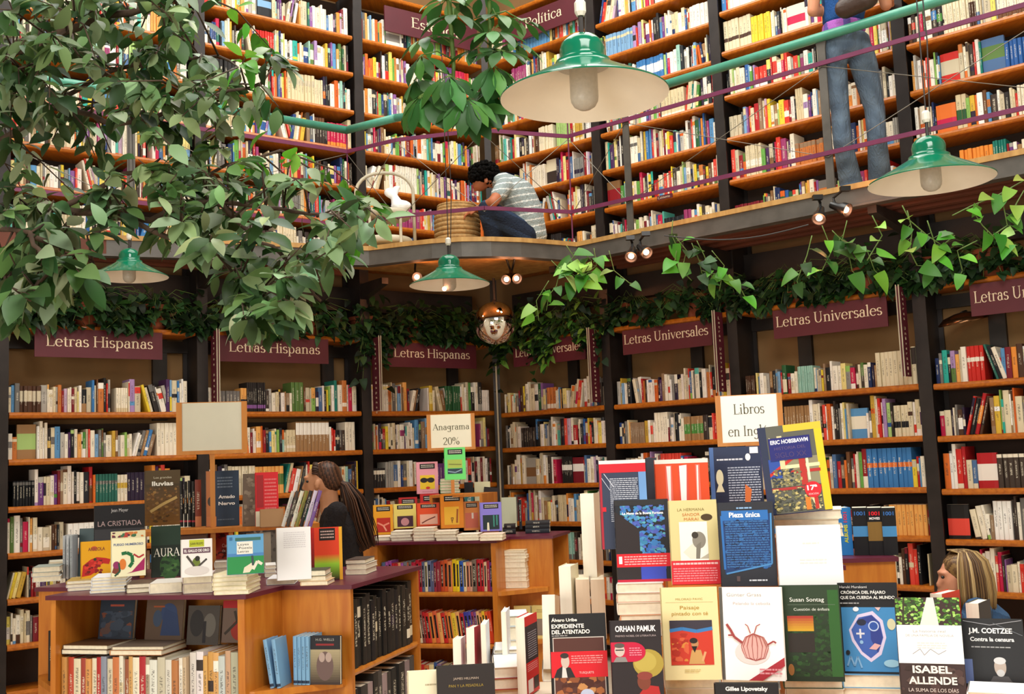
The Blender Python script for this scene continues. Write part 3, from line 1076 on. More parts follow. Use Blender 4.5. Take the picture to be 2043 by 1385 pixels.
def pile(x0, x1, yb, ts, cols, label, zb=None, D=None, d=.21, yaw=0, group=None, jit=.006, pages=None, back=0, spine=False):
    """flat books stacked, tail edges to the viewer; labels numbered from the top"""
    xc = (x0 + x1) / 2
    p = V(onz(xc, yb, zb)) if zb else at(xc, yb, D)
    DD = (p - EYE).dot(FW)
    w = (x1 - x0) * DD / F
    z = p.z
    n = len(ts)
    for i, t in enumerate(ts):
        j = n - 1 - i
        pos = 'lone book' if n == 1 else ('topmost book' if j == 0 else ('bottom book' if i == 0 else ordinal(j) + ' book down'))
        a = face(p.x, p.y) + yaw + R.uniform(-.04, .04)
        m = T(p.x + R.uniform(-jit, jit), p.y + R.uniform(0, jit), z + t) @ Rz(a) @ T(0, back, 0) @ Rx(-math.pi / 2)
        ww = w * R.uniform(.96, 1)
        if spine:
            m = T(p.x + R.uniform(-jit, jit), p.y + R.uniform(0, jit), z + t) @ Rz(a) @ T(ww / 2, d / 2, 0) @ Rz(math.pi / 2) @ Rx(-math.pi / 2)
            ww, d_ = d, ww
            book(ww, d_, t - .0004, cols[i % len(cols)], m, '%s %s' % (pos, label), group)
            z += t
            continue
        o = book(ww, d, t - .0004, cols[i % len(cols)], m, '%s %s' % (pos, label), group, pages=pages)
        z += t
    return p, z


def rowof(fr, u0, u1, v0, z, n, cols, hr, wd, label, group, style=1, lean=0, wj=.25, c2='16120f', hs=None):
    """n books standing spine out between u0 and u1 of a frame"""
    ws = [R.uniform(1 - wj, 1 + wj) for _ in range(n)]
    k = (u1 - u0 - hr[1] * abs(math.sin(lean))) * math.cos(lean) / sum(ws)
    u = u0
    for i in range(n):
        t = ws[i] * k
        h = R.uniform(*hr)
        c = cols[i] if len(cols) == n else R.choice(cols)
        cn = COLN(c)
        off = 0 if lean <= 0 else t * 0
        if lean < 0:
            m = fr.m @ T(u + h * 0, v0 + wd / 2 + R.uniform(0, .012), z) @ Ry(lean) @ T(t, 0, 0) @ Rz(math.pi / 2)
            m = fr.m @ T(u + hr[1] * math.sin(-lean), v0 + wd / 2, z) @ Ry(lean) @ T(t, 0, 0) @ Rz(math.pi / 2)
            m.translation += Z3 * 0
        else:
            m = fr.m @ T(u, v0 + wd / 2 + R.uniform(0, .012), z + t * math.sin(lean)) @ Ry(lean) @ T(t, 0, 0) @ Rz(math.pi / 2)
        book(wd, h, t * .97, c, m, '%s book, %s from the left %s' % (cn, ordinal(i), label), group, c2=c2 if style == 2 else R.choice(CRM + DRK), sty=(style if R.random() < .8 else 1, R.random(), R.choice((.2, .8, .5)), R.choice((0, 0, .08)) if style != 2 else 0))
        u += t / math.cos(lean)


def COLN(c):
    r, g, b = (int(c[i:i + 2], 16) for i in (0, 2, 4))
    mx, mn = max(r, g, b), min(r, g, b)
    if mx < 70: return 'black'
    if mx - mn < 28: return 'white' if mx > 215 else 'grey'
    if r == mx:
        if g > .8 * r: return 'cream' if b > .6 * r else 'yellow'
        if g > .5 * r: return 'orange' if b < .55 * r else 'beige'
        if g > .3 * r: return 'brown' if r < 170 else 'orange'
        return 'red' if b < .5 * r or g < .3 * r and b < .6 * r else 'maroon' if r < 150 else 'pink'
    if g == mx: return 'green'
    return 'purple' if r > 1.05 * g else 'blue'


# ------------------------------------------------------------------ display bookcases with pinwheel tops
YAW = math.radians(-16)


def case(label, px, W, s, e, de, front, side, cz, yaw=YAW, corner='B', zt=1.18):
    p = V(onz(*px, zt)); p.z = 0
    u, v = V((math.cos(yaw), math.sin(yaw), 0)), V((-math.sin(yaw), math.cos(yaw), 0))
    if corner == 'D':
        p = p - u * e - v * s
    root = thing('display_bookcase', label, 'bookcase', p, yaw)
    fr = Fr(p, u, v)
    pts = [(-W, 0), (0, 0), (0, s), (e, s), (e, s + de), (-W - e, s + de), (-W - e, s), (-W, s)]
    b = MB(); b.prism(pts, (0, 0, zt - .018), (1, 0, 0), (0, 1, 0), (0, 0, .018)); b.build('top', M['topmar'], root)
    t = zt - .018

    def panel(*a, name='side_panel'):
        q = MB(); q.bx(*a); q.build(name, M['case'], root)
    panel(-W + .015, -W + .04, .015, s + .05, 0, t)
    panel(-.045, -.015, .015, s + .05, 0, t)
    panel(-W + .04, -.045, s + .05, s + .068, 0, t, name='back_panel')
    panel(-.015, e - .012, s + .015, s + .04, 0, t, name='end_panel')
    panel(-W - e + .012, -W + .015, s + .015, s + .04, 0, t, name='end_panel')
    panel(-W - e + .012, -W - e + .035, s + .04, s + de - .03, 0, t)
    panel(e - .29, e - .27, s + .07, s + de - .03, 0, t, name='back_panel')
    panel(-W - e + .012, e - .012, s + de - .03, s + de - .01, 0, t, name='end_panel')
    sp = [(0, 0), (-.012, -.006), (-.014, -.016), (-.008, -.026), (0, -.028), (s + .02, -.028), (s + .02, 0)]
    for z in front:
        b = MB(); b.prism(sp[::-1], (-W + .04, .032, z), (0, 1, 0), (0, 0, 1), (W - .085, 0, 0)); b.build('shelf', M['case'], root)
    for z in side:
        b = MB(); b.prism([(x * 1, y) for x, y in [(0, 0), (.25, 0), (.256, -.012), (.25, -.024), (0, -.024)]][::-1], (e - .27, s + de - .03, z), (1, 0, 0), (0, 0, 1), (0, -(de - .07), 0)); b.build('shelf', M['case'], root)
    for z in cz:
        for sg in (1, -1):
            x0 = -.015 if sg > 0 else -W + .015
            q = [(x0, s + .015), (x0 + sg * (e - .03), s + .015), (x0 + sg * (e - .025), s - .02), (x0 + sg * (e - .07), s - .075), (x0 + sg * .05, s - .235), (x0 + sg * .02, s - .26), (x0, s - .265)]
            q = q if sg < 0 else q[::-1]
            ar = sum(q[i][0] * q[(i + 1) % 7][1] - q[(i + 1) % 7][0] * q[i][1] for i in range(7))
            b = MB(); b.prism(q if ar > 0 else q[::-1], (0, 0, z - .026), (1, 0, 0), (0, 1, 0), (0, 0, .026)); b.build('corner_shelf', M['case'], root)
    return root, fr


TL, FTL = case('left display bookcase of orange wood with maroon-edged top, nearest on the left', (490, 1187), .93, .31, .31, .80, [.68, .3], [.83, .49], [.80, .555])
TC, FTC = case('middle display bookcase of orange wood holding three rows of bright books', (991, 1078), .85, .30, .285, .48, [.86, .54, .22], [.8, .45], [.86, .54])
TK, FTK = case('orange wood display bookcase carrying four thick spines, right of the novels', (1793, 1112), .45, .30, .28, .5, [.8, .4], [.8, .4], [.8], yaw=math.radians(-6), corner='D')
ZT = 1.181

# left bookcase, lower shelves
rowof(FTL, -.885, -.30, .045, .681, 22, ['c08a4a', 'b8442e', 'e0d4b4', 'a4463a', 'd89858', 'e6dcc0', 'b03030', '8a90a0', 'd8ccb0', 'c9784a', 'e4e0cc', '9a5a40', 'd0a060', 'ece4cc', 'b02c34', 'a89880', 'e0e0d4', 'c8c0a8', 'ddd8cc', 'b87848', 'e8e0d0', 'c8b090'], (.235, .252), .19, 'on the lower shelf of the left bookcase', 'books on the lower shelf of the left bookcase', wj=.35)
rowof(FTL, -.295, -.055, .06, .681, 9, ['d8d0c8', 'e8dfe0', 'd4a45c', 'cf9c54', 'dca868', 'c4ccc8', 'c8a080', 'b8b8a0', 'c09878'], (.25, .275), .19, 'in the thick group ending the left bookcase row', 'thick books on the lower shelf of the left bookcase')


def flatbook(fr, u, v, z, w, d, t, c, label, yaw=0, **kw):
    return book(w, d, t, c, fr.m @ T(u, v, z + t) @ Rz(yaw) @ Rx(-math.pi / 2), label, **kw)


flatbook(FTL, -.78, .05, .935, .22, .2, .02, '1e1a1c', 'black book lying flat on the row of spines, lower of its pair')
flatbook(FTL, -.775, .05, .955, .215, .2, .018, '6a4a30', 'brown covered book lying flat on the row of spines, upper of its pair')
flatbook(FTL, -.53, .045, .935, .235, .2, .02, 'c08050', 'orange-edged book lying flat in the middle of the lower shelf', yaw=.05)
flatbook(FTL, -.525, .05, .955, .23, .19, .014, '8c7a68', 'pale book lying flat on an orange-edged one in the lower shelf', yaw=.08)


def shade_cover(u, w, h, c, label, art, z=.96, v=.2, yaw=0):
    return book(w, h, .02, c, FTL.m @ T(u, v, z) @ Rz(yaw) @ Rx(-.14), label, art=art)


shade_cover(-.74, .17, .165, '26303e', 'dark blue cover standing in the shade inside the left bookcase', [('n', .05, .05, .95, .7, ['3a4658', '5a4440', '704030', '2c3848'], 40, .2), ('r', .3, .82, .7, .87, 'a04a3a')], z=.974)
shade_cover(-.52, .18, .175, '5e4a3c', 'brown cover with a blue hooded figure, inside the left bookcase', [('e', .62, .62, .22, .24, '34466e'), ('p', [(.42, .1), (.95, .1), (.85, .6), (.5, .75)], '2e4068'), ('e', .32, .5, .12, .2, '3c4c66'), ('r', .2, .76, .5, .8, '9a5030')], z=.969, v=.22)
shade_cover(-.33, .15, .16, '4a4440', 'grey cover with two pale arches, inside the left bookcase', [('e', .3, .55, .22, .34, '2c2a2c'), ('e', .7, .5, .2, .3, '6c6862'), ('r', .5, .05, .6, .6, '26242a')], z=.95, v=.215)
shade_cover(-.17, .14, .17, '6e5a50', 'cover with a red top band, inside the left bookcase', [('r', 0, .82, 1, 1, 'a81c22'), ('e', .6, .3, .3, .25, '9c2a20'), ('l', [(.1, .2), (.5, .5), (.4, .75)], .08, '3a3028')], z=.96, v=.215)
# left wing and corner shelves
book(.05, .21, .035, '201c1c', FTL.m @ T(-1.02, .2, .801) @ Rz(math.pi / 2), 'black book standing in the left recess of the left bookcase')
book(.14, .215, .03, 'e4dcb8', FTL.m @ T(-1.0, .2, .801) @ Rz(-math.pi / 2), 'pale cream page edges of a book in the left recess of the left bookcase', spine='e4dcb8')
BL = '7aa8cc'
for i, (x, a) in enumerate(((.045, -.16), (.075, -.12), (.118, 0), (.136, 0), (.154, 0), (.172, 0))):
    book(.12, .19, .016, BL, FTL.m @ T(x, .2 + (.05 if i > 1 else -.02), .801) @ Ry(a) @ Rz(math.pi / 2 + (.12 if i < 2 else 0)), 'pale blue spine, %s from the left on the corner shelf of the left bookcase' % ordinal(i), 'pale blue paperbacks on the corner shelf', c2='26344a', sty=(1, R.random(), .06, .03))
book(.13, .19, .02, '241e22', FTL.m @ T(.235, .20, .801) @ Rz(.05) @ Rx(-.05), 'black and brown paperback with a blurred figure, end of the pale blue row', art=[('g', 0, 0, 1, .72, '3a2a24', 'a89a78', 14), ('e', .5, .38, .28, .3, '6a5450'), ('e', .4, .56, .1, .1, 'b09a90'), ('e', .62, .56, .1, .1, 'b09a90'), ('r', 0, .73, 1, 1, '1c1a20'), ('t', 'H.G. WELLS', .5, .9, .6, .05, 'b0b0a8', 'n'), ('r', .2, .8, .8, .84, '8c2428')])
book(.12, .17, .02, '15161a', FTL.m @ T(.19, .2, .556) @ Rx(-.1), 'black paperback with orange lettering below the corner shelf', art=[('t', 'POST MORTEM DE', .5, .82, .85, .05, 'a8763c', 'n'), ('L', .3, .6, .7, .7, 2, '8a8a88'), ('e', .6, .15, .3, .2, 'a05a30')])
SD = Fr(FTL.P(.31 - .022, 0, 0), FTL.v, -FTL.u)
rowof(SD, .37, 1.05, .0, .831, 15, ['1c1a1a', '242220', '2a2622', '1a1a1e', '302a24', '26241e'], (.25, .29), .2, 'on the upper side shelf, left bookcase', 'plastic-wrapped dark books on the upper side shelf', wj=.2)
rowof(SD, .37, 1.05, .0, .491, 11, ['2a2826', '3a3634', '8a7a7c', '242424', '4a4644', 'a08c8e'], (.25, .29), .2, 'on the lower side shelf, left bookcase', 'plastic-wrapped dark books on the lower side shelf', wj=.3)

# left bookcase, stacks along the front edge
WP = ['e9e4d8', 'f2efe6', 'e2dccf']
pile(133, 188, 1179, [.014, .014, .016], ['d8d2cc', 'cfc6c0', 'b89a50'], 'of the pile under the yellow book with red animal', zb=ZT, d=.18, yaw=-.1)
pile(183, 250, 1183, [.013] * 5, ['e8ecf0', 'dfe4ee'], 'of the white pile under the flowery cover', zb=ZT, d=.2, yaw=-.14)
pile(252, 299, 1183, [.018, .019], ['e4dcb8', '6a5848'], 'of the pair left of the thick white book at the table edge', zb=ZT, d=.19, yaw=-.1)
pile(299, 363, 1184, [.042], ['e4ded4'], 'thick and white, lying under the dark cover lettered AURA', zb=ZT, d=.2, yaw=-.1)
pile(365, 422, 1184, [.038, .034], ['d6c8c4', 'cfc0bc'], 'of the thick pinkish pair under the cover with a fighting cock', zb=ZT, d=.19, yaw=-.1)
pile(424, 494, 1187, [.0165] * 5, ['ece0b8', 'e4d8ae'], 'of the cream pile under the blue and green cover', zb=ZT, d=.2, yaw=-.28)
pile(532, 588, 1167, [.026], ['eeeef0'], 'lying under the blank white cover on the left table', zb=ZT, d=.19, yaw=-.1)
pile(596, 652, 1169, [.018, .02, .024], ['d8b48c', 'e0c8a0', '3a4a3a'], 'of the pile before the red and green gradient cover', zb=ZT, d=.14, yaw=-.2)
pile(688, 730, 1147, [.024, .022, .02], ['e8e0cc', 'dcd4c0', '4a3c34'], 'of the pile at the right corner of the left table', zb=ZT, d=.19, yaw=-.25)
pile(66, 118, 1161, [.024, .02, .026], ['d8d8d4', 'c8ccc8', '9aa49a'], 'of the grey pile at the far left of the left table', zb=ZT, d=.18, yaw=-.1)
pile(96, 136, 1140, [.03, .02], ['e0dcc8', 'd0ccb8'], 'of the small pile behind the grey pile at far left', zb=ZT, d=.16)
pile(427, 456, 1146, [.03, .028], ['efe8d8', 'e6ded0'], 'of the white pair beside the cover with a fighting cock', zb=ZT, d=.17)
pile(531, 553, 1152, [.02, .018, .016], ['f0eee8', 'e8e6e0'], 'of the narrow white pile beside the blank white cover', zb=ZT, d=.16)
# left bookcase, covers on show
stand(191, 287, 1009, 1147, 0, '3a3a3e', 'large dark grey book titled La Cristiada', zb=ZT, t=.04, art=[('r', 0, .66, 1, 1, '1c1c20'), ('t', 'LA CRISTIADA', .5, .7, .86, .075, 'b8a0a0', 's' if 0 else 'n'), ('t', 'Jean Meyer', .5, .9, .34, .05, 'c8c8c8', 'n'), ('e', .55, .45, .26, .12, '18181a'), ('r', .42, .5, .7, .56, '6c6c70'), ('n', .05, .05, .9, .4, ['55555a', '77777c', '2c2c30'], 30, .12)])
stand(164, 222, 1081, 1153, 0, 'e0a010', 'yellow book with a red animal on its cover', zb=1.225, t=.016, yaw=.05, art=[('t', 'ARREOLA', .5, .74, .55, .09, '8a4a28', 'b'), ('e', .42, .8, .1, .06, 'c05030'), ('p', [(.02, .05), (.06, .35), (.3, .5), (.5, .56), (.8, .52), (.95, .48), (.9, .35), (.7, .38), (.55, .3), (.45, .15), (.3, .08)], 'b8201c'), ('n', .08, .1, .7, .48, ['8c1818', 'd03828', '6a1414'], 24, .1), ('e', .45, .5, .05, .04, '303818')])
stand(224, 289, 1061, 1150, 0, 'ece6c0', 'white book painted with bright birds and flowers', zb=1.247, t=.016, art=[('r', 0, .84, 1, 1, 'd8d0a8'), ('n', .02, .86, .98, .98, ['b03a30', '5a2c3c', '3a6a4a', 'c87838'], 16, .12), ('t', 'FUEGO NUMEROSO', .5, .68, .86, .05, '5a6a90', 'b'), ('l', [(.3, .5), (.45, .52), (.6, .46), (.62, .3), (.52, .2)], .1, '1c6a3a'), ('l', [(.65, .48), (.8, .4), (.95, .46)], .05, 'b02c34'), ('p', [(.45, .06), (.6, .1), (.98, .4), (.96, .12)], 'a0205c'), ('p', [(.02, .1), (.2, .04), (.28, .22), (.1, .3)], '7a3a28'), ('e', .15, .26, .1, .08, '8c2a60'), ('e', .33, .27, .1, .12, 'd87a30'), ('l', [(.1, .02), (.25, .12), (.22, .3)], .05, '20503c')])
stand(304, 360, 1051, 1151, 0, '18241c', 'dark green book with big letters AURA', zb=1.225, t=.02, art=[('r', 0, .62, 1, 1, '1f3528'), ('e', .62, .2, .34, .26, '31582a'), ('n', .3, .02, .95, .42, ['284a24', '486e38', '18301a'], 26, .1), ('t', 'AURA', .52, .40, .9, .16, 'f0ece0', 's')])
stand(363, 423, 1077, 1151, 0, 'efeae6', 'white book with a fighting cock picture, titled El Gallo de Oro', zb=1.253, t=.015, art=[('r', .26, .79, .74, .98, 'b8c030'), ('t', 'JUAN RULFO', .5, .85, .42, .06, '5a5a20', 'b'), ('r', .06, .62, .94, .77, '6a4a5a'), ('t', 'EL GALLO DE ORO', .5, .66, .8, .07, 'f0ece8', 'b'), ('e', .48, .36, .13, .15, '6a7a30'), ('e', .52, .48, .08, .07, '2c2a24'), ('l', [(.18, .56), (.42, .28)], .07, '4a4440'), ('l', [(.82, .46), (.56, .28)], .06, '4a4440'), ('e', .5, .16, .4, .12, 'd8d0cc')])
stand(358, 412, 1061, 1146, 0, '7a5a48', 'brown topped cover standing behind the fighting cock book', zb=ZT, t=.014, art=[('g', 0, .1, 1, 1, 'b09a80', '5a3c30', 8)])
stand(417, 468, 1062, 1140, 0, 'b8301c', 'red cover with black spots and white script, left table', zb=ZT, t=.014, art=[('n', .05, .05, .95, .95, ['8c1c14', 'd04a2c', '5a1410'], 40, .14), ('t', 'Cantos', .72, .6, .4, .09, 'f0e0d8', 'n'), ('t', 'de vida', .72, .48, .4, .08, 'f0e0d8', 'n')])
stand(455, 526, 1068, 1145, 0, '5f9cc8', 'blue and green cover with reclining white figure, left table', zb=1.264, t=.022, lean=.16, art=[('r', 0, 0, 1, .46, '2c8a4a'), ('r', 0, .44, 1, .52, '4a80b8'), ('r', .22, .84, .92, .92, '3c6a60'), ('r', .26, .5, .7, .82, 'e8e4d8'), ('t', 'Leyes', .44, .72, .3, .06, '3a3a3a', 's' if 0 else 'n'), ('t', 'Poesía', .5, .63, .36, .06, '3a3a3a', 'n'), ('t', 'Letras', .44, .54, .3, .06, '3a3a3a', 'n'), ('p', [(.42, .02), (.6, .03), (.75, .2), (.68, .28), (.46, .16)], 'dcd4bc'), ('l', [(.7, .1), (.82, .3), (.95, .22)], .08, 'e0dac8'), ('l', [(.68, .45), (.7, .2)], .06, '3c4a50'), ('r', .06, .86, .14, .94, '3a6a98')])
stand(478, 551, 1053, 1135, 0, '8a887e', 'grey marbled cover with pale panel behind the blue and green one', zb=ZT, t=.02, art=[('n', .02, .02, .98, .98, ['7a786e', '9a988c', '6a6860'], 90, .1), ('r', .2, .05, .86, .86, 'd8d4bc'), ('e', .52, .9, .12, .1, 'd8d4bc'), ('e', .52, .9, .06, .05, '8a887e')])
stand(554, 621, 1054, 1157, 0, 'f1eff0', 'blank white cover with faint lines of print on the left table', zb=1.21, t=.014, art=[('L', .2, .6, .85, .92, 8, 'd8d4d8')])
stand(621, 684, 1054, 1158, 0, 'e0401c', 'red, orange and green gradient cover with black label', zb=ZT, t=.016, art=[('g', 0, 0, 1, .3, '3a1c14', '8cc030', 12), ('g', 0, .3, 1, .5, '98c430', 'e0401c', 8), ('r', 0, .5, 1, 1, 'e0401c'), ('g', 0, 0, .12, 1, '3a0f10', 'c0201c', 10), ('r', .9, 0, 1, 1, 'e8a828'), ('r', .28, .75, .78, .98, '1c1412'), ('L', .32, .78, .74, .95, 3, 'c8a8a0')])
stand(156, 190, 1056, 1150, 0, '4c5e62', 'slate blue cover at an angle, far left of the table', zb=ZT, t=.012, yaw=-.35, art=[('r', .6, .55, .7, .7, 'd0d0d0')])
for i in range(3):
    p = V(onz(136 + 7 * i, 1152, ZT))
    book(.13, .205, .012, ['b8bcc0', 'c8ccd0', 'a8b0b4'][i], T(*p) @ Rz(math.pi / 2 + face(p.x, p.y) - .2), 'thin grey spine, %s of three beside the slate blue cover' % ordinal(i), 'thin grey books at the left end of the table')

# raised shelf at the back of the left bookcase
zr = 1.395
rp = V(onz(405, 1054, zr)); rp.z = ZT
ang = face(rp.x, rp.y)
ri = thing('tabletop_shelf', 'low wooden riser shelf at the back of the left table carrying tall books', 'shelf', rp, ang)
hz = zr - ZT
b = MB(); b.bx(-.30, .555, -.09, .2, hz - .022, hz); b.build('top', M['case'], ri)
for x in (-.29, .12, .53):
    b = MB(); b.bx(x, x + .02, -.08, .19, 0, hz - .022); b.build('leg', M['case'], ri)
Dr = (V(ri.location) - EYE).dot(FW) + .05
zb_ = zr + .001
stand(291, 359, 939, 1048, 0, '54442c', 'brown book titled lluvias with wet leaf picture, back of the left table', zb=zb_, t=.025, lean=.06, art=[('g', 0, 0, 1, .75, '8a6030', '4a3c28', 12), ('n', .05, .05, .95, .7, ['8a6030', '6a4828', '9a7440', '7a5a3c', '5c4428'], 160, .06), ('l', [(.15, .25), (.5, .38), (.9, .5)], .08, 'c8a868'), ('t', 'lluvias', .5, .72, .6, .08, 'f0ece0', 'b'), ('t', 'Los grandes', .5, .85, .5, .04, 'd0c8b0', 'n')])
for i in range(4):
    p = V(onz(366 + 8 * i, 1051, zb_))
    book(.15, .232 - .004 * (i % 2), .017, '16140f' if i % 2 else '1c1a1a', T(*p) @ Rz(math.pi / 2 + face(p.x, p.y)) @ T(.075, 0, 0), 'black spine with white lettering, %s of four beside the lluvias book' % ordinal(i), 'black spines on the riser shelf', sty=(1, R.random(), .12, .02), c2='a83040')
p = V(onz(402, 1051, zb_))
book(.15, .235, .03, '7a3424', T(*p) @ Rz(math.pi / 2 + face(p.x, p.y)) @ T(.075, 0, 0), 'thick reddish brown spine between black spines and the navy cover', c2='c07850', sty=(1, .4, .1, .12))
stand(413, 477, 940, 1050, 0, '2c3c50', 'navy cover with white script title and an orange strip at its left', zb=zb_, t=.03, lean=.05, art=[('r', 0, 0, .14, 1, 'b8764a'), ('r', .0, 0, .3, .18, 'c07c50'), ('e', .16, .45, .12, .09, '44403c'), ('t', 'Amado', .62, .5, .5, .06, 'e8e8e4', 'b'), ('t', 'Nervo', .62, .38, .5, .06, 'e8e8e4', 'b'), ('L', .34, .68, .8, .9, 4, '6a7a8a'), ('L', .34, .1, .85, .14, 1, '5a6a7a')])
stand(484, 512, 946, 1050, 0, '6a5a4c', 'grey brown cover turned aside between navy and red covers', zb=zb_, t=.03, lean=.04, yaw=-.5, art=[('n', .1, .05, .9, .95, ['7a6a5a', '5a4c40', '8a7c6a'], 26, .2)])
stand(511, 556, 943, 1050, 0, 'd0242c', 'bright red shiny cover on the riser shelf', zb=zb_, t=.03, lean=.04, art=[('L', .4, .3, .92, .9, 9, 'e07070'), ('r', 0, 0, 1, .28, 'd8ccb0'), ('r', .05, .35, .35, .95, 'a02428')])
stand(520, 566, 1016, 1051, 0, 'a07850', 'small tan book leaning at the end of the riser shelf', zb=zb_, t=.02, lean=.2)
for i, c in enumerate(('d8d4c8', '4a4038', 'e0dcc8', '8a8440', '2a2624', 'd4c8d8', '7a5a98')):
    p = V(onz(568 + 9 * i, 1052, zb_))
    book(.12, .17, .016, c, T(*p) @ Rz(face(p.x, p.y)) @ Ry(.3) @ Rz(math.pi / 2) @ T(.06, 0, 0), '%s spine leaning, %s of seven at the right of the riser shelf' % (COLN(c), ordinal(i)), 'leaning books on the riser shelf')

# ------------------------------------------------------------------ middle bookcase
PAL = ['b81c28', 'c8202c', 'a81830', 'd0582c', 'e07830', 'e8b818', 'f0d020', '8a4a9c', '5a6aa0', '7a7a8c', '2a4aa0', 'e8dcb8', 'e8b890', '8c2434', '3a7a3c', 'd86a3a', 'b05a9a', '6c5044', 'c03a5c']
C1 = '5a6a8c b060b0 9a4a9c b81c28 c0202c e0a070 a85ab0 7a7a84 c06a4a 6a6460 b01c38 b41c30 b82030 5a6488 e8dcb0 6a74a0 5a6080 a03444 8a2838 c04a28 d86030 e08a50 e8c820 f0d828 2a5ab8 e8d8a8 d88a70 e0a890 7a6a5c b81c28 c82430 e8c8a0 a82a3a 7a3a8c'.split()
C2 = 'b8181c c02024 8a94b0 e0c83c 4a8c3c c8b838 3a6ab8 8a3a4c e0d0b0 a02a34 d8c8a8 8a4a44 b41c24 c8302c e08a40 d8603c e8a860 c82c28 d8703a e08c3c e8c43c e8a868 b02a34 3a3a9c 4a4aa8 a03a5a 7a4a8c e0b080 e89a50 e8c030 e0602c d8401c'.split()
C3 = 'b81c20 a8242c e0a860 c8b080 7a7468 b8a468 d8c030 a81c24 b82428 c87040 e8d8a0 3a5a98 8a6a8c e0c428 d8c03c 6a5c4c a0282c c04a38 c8c0a8 b0a890 e07a38 c82c30 8a2c3c e0c83c d0a860 5a7a9c b84a30 d8d0b8'.split()
rowof(FTC, -.80, -.052, .05, .861, len(C1), C1, (.178, .2), .12, 'on the top row of the middle bookcase', 'bright paperbacks on the top shelf of the middle bookcase', style=2, wj=.35)
rowof(FTC, -.80, -.052, .05, .541, len(C2), C2, (.185, .2), .12, 'on the second row of the middle bookcase', 'bright paperbacks on the second shelf of the middle bookcase', style=2, wj=.35, lean=-.12)
rowof(FTC, -.80, -.052, .05, .221, len(C3), C3, (.18, .2), .12, 'on the bottom row of the middle bookcase', 'bright paperbacks on the bottom shelf of the middle bookcase', style=2, wj=.35)
p, z = pile(1000, 1052, 1174, [.042, .03, .026, .03, .036, .022, .02, .018, .014], ['f0e6d0', 'e8dcc0', 'f0e8d8', 'dcc8a0', 'e8e0cc'], 'of the cream stack on the corner shelf of the middle bookcase', zb=.861, d=.15, yaw=-.2)
for u_, ln in ((.075, 'left'), (.19, 'right')):
    book(.108, .205, .04, 'e0cc80', FTC.m @ T(u_, .235 if ln == 'left' else .25, .541) @ Rx(-.05), 'cream paperback with dark picture, %s of two below the corner shelf' % ln, art=[('L', .3, .78, .7, .9, 2, 'b09a60'), ('r', .12, .1, .88, .6, '6a2c28' if ln == 'left' else '8a7a6c')])
# covers and piles on top
for x0, x1, n, i in ((746, 778, 1, 0), (779, 822, 3, 1), (824, 867, 4, 2), (869, 911, 3, 3), (913, 956, 2, 4), (957, 1003, 2, 5)):
    pile(x0, x1, 1079, [.02 + .005 * (n == 1)] * n, [['f0e2cc', 'f4ead8', 'f0d8c0'][i % 3]], 'of the pile %s from the left along the middle bookcase top' % ordinal(i), zb=ZT, d=.17, yaw=-.16)


def slim(x0, x1, yt, yb, z, c, lab, pic, art=None, **kw):
    a = [('r', .16, .78, .86, .94, '15100f'), ('L', .22, .81, .8, .92, 2, 'd8d0c0')]
    a += art or [('r', .16, .1, .86, .52, pic)]
    return stand(x0, x1, yt, yb, 0, c, lab, zb=z, t=.016, lean=.1, art=a, **kw)


slim(746, 785, 1008, 1067, 1.206, 'e8a01c', 'yellow-orange paperback with red picture, leftmost on the middle bookcase', 'b82818', [('r', .16, .08, .86, .56, 'b82818'), ('l', [(.2, .4), (.5, .3), (.8, .38)], .08, 'e88a70'), ('l', [(.5, .3), (.65, .12)], .08, 'e89a80')])
slim(786, 831, 1006, 1054, 1.242, 'ecd870', 'pale yellow paperback with dark purple picture on the middle bookcase', '4a2434', [('r', .16, .06, .86, .5, '4a2434'), ('e', .5, .26, .18, .16, 'c88a8c')])
slim(833, 878, 1004, 1049, 1.262, 'd84818', 'red-orange paperback with pale figure picture on the middle bookcase', 'e0a890', [('r', .12, .06, .9, .5, 'e0a890'), ('l', [(.2, .12), (.45, .25), (.8, .38)], .05, '6a2c20')])
slim(880, 926, 986, 1054, 1.242, 'e08418', 'tall orange paperback with yellow drawing on the middle bookcase', 'e8b030', [('r', .16, .1, .8, .62, 'e8b030'), ('l', [(.5, .15), (.45, .3), (.55, .3), (.5, .2)], .04, '8a5a18'), ('l', [(.7, .15), (.74, .55)], .08, '9a5018')])
slim(926, 958, 1001, 1058, 1.222, 'e08840', 'orange paperback with pink picture beside the lilac one', 'd06a50', [('r', .1, .08, .9, .6, 'd06a50'), ('r', .5, .4, .62, .6, 'e8d8c8')])
slim(959, 1002, 1003, 1060, 1.222, '8478d0', 'lilac paperback with dark green picture on the middle bookcase', '1c2c30', [('r', .12, .06, .88, .56, '1c2c30'), ('r', .6, .15, .66, .55, '3a8a7a'), ('r', .74, .2, .8, .55, '3a8a7a'), ('p', [(.3, .02), (.42, .02), (.4, .3), (.32, .3)], 'e8e0c0')])
rs = thing('tabletop_riser', 'small plain riser behind the front covers of the middle bookcase', 'riser', FTC.P(-.37, .33, ZT), YAW)
b = MB(); b.bx(-.19, .18, .0, .34, .262, .28); b.build('top', M['case'], rs)
for x in (-.19, .16):
    b = MB(); b.bx(x, x + .02, 0, .34, 0, .262); b.build('leg', M['case'], rs)
slim(797, 834, 993, 1052, 1.242, 'b8201c', 'red paperback peeping over the pale yellow one', 'b8201c', [('r', .1, .1, .2, .2, '901818')])
slim(840, 878, 986, 1052, 1.242, 'c01c1c', 'red paperback peeping over the red-orange one', 'c01c1c', [('r', .1, .1, .2, .2, '901818')])
ZR = 1.181 + .281
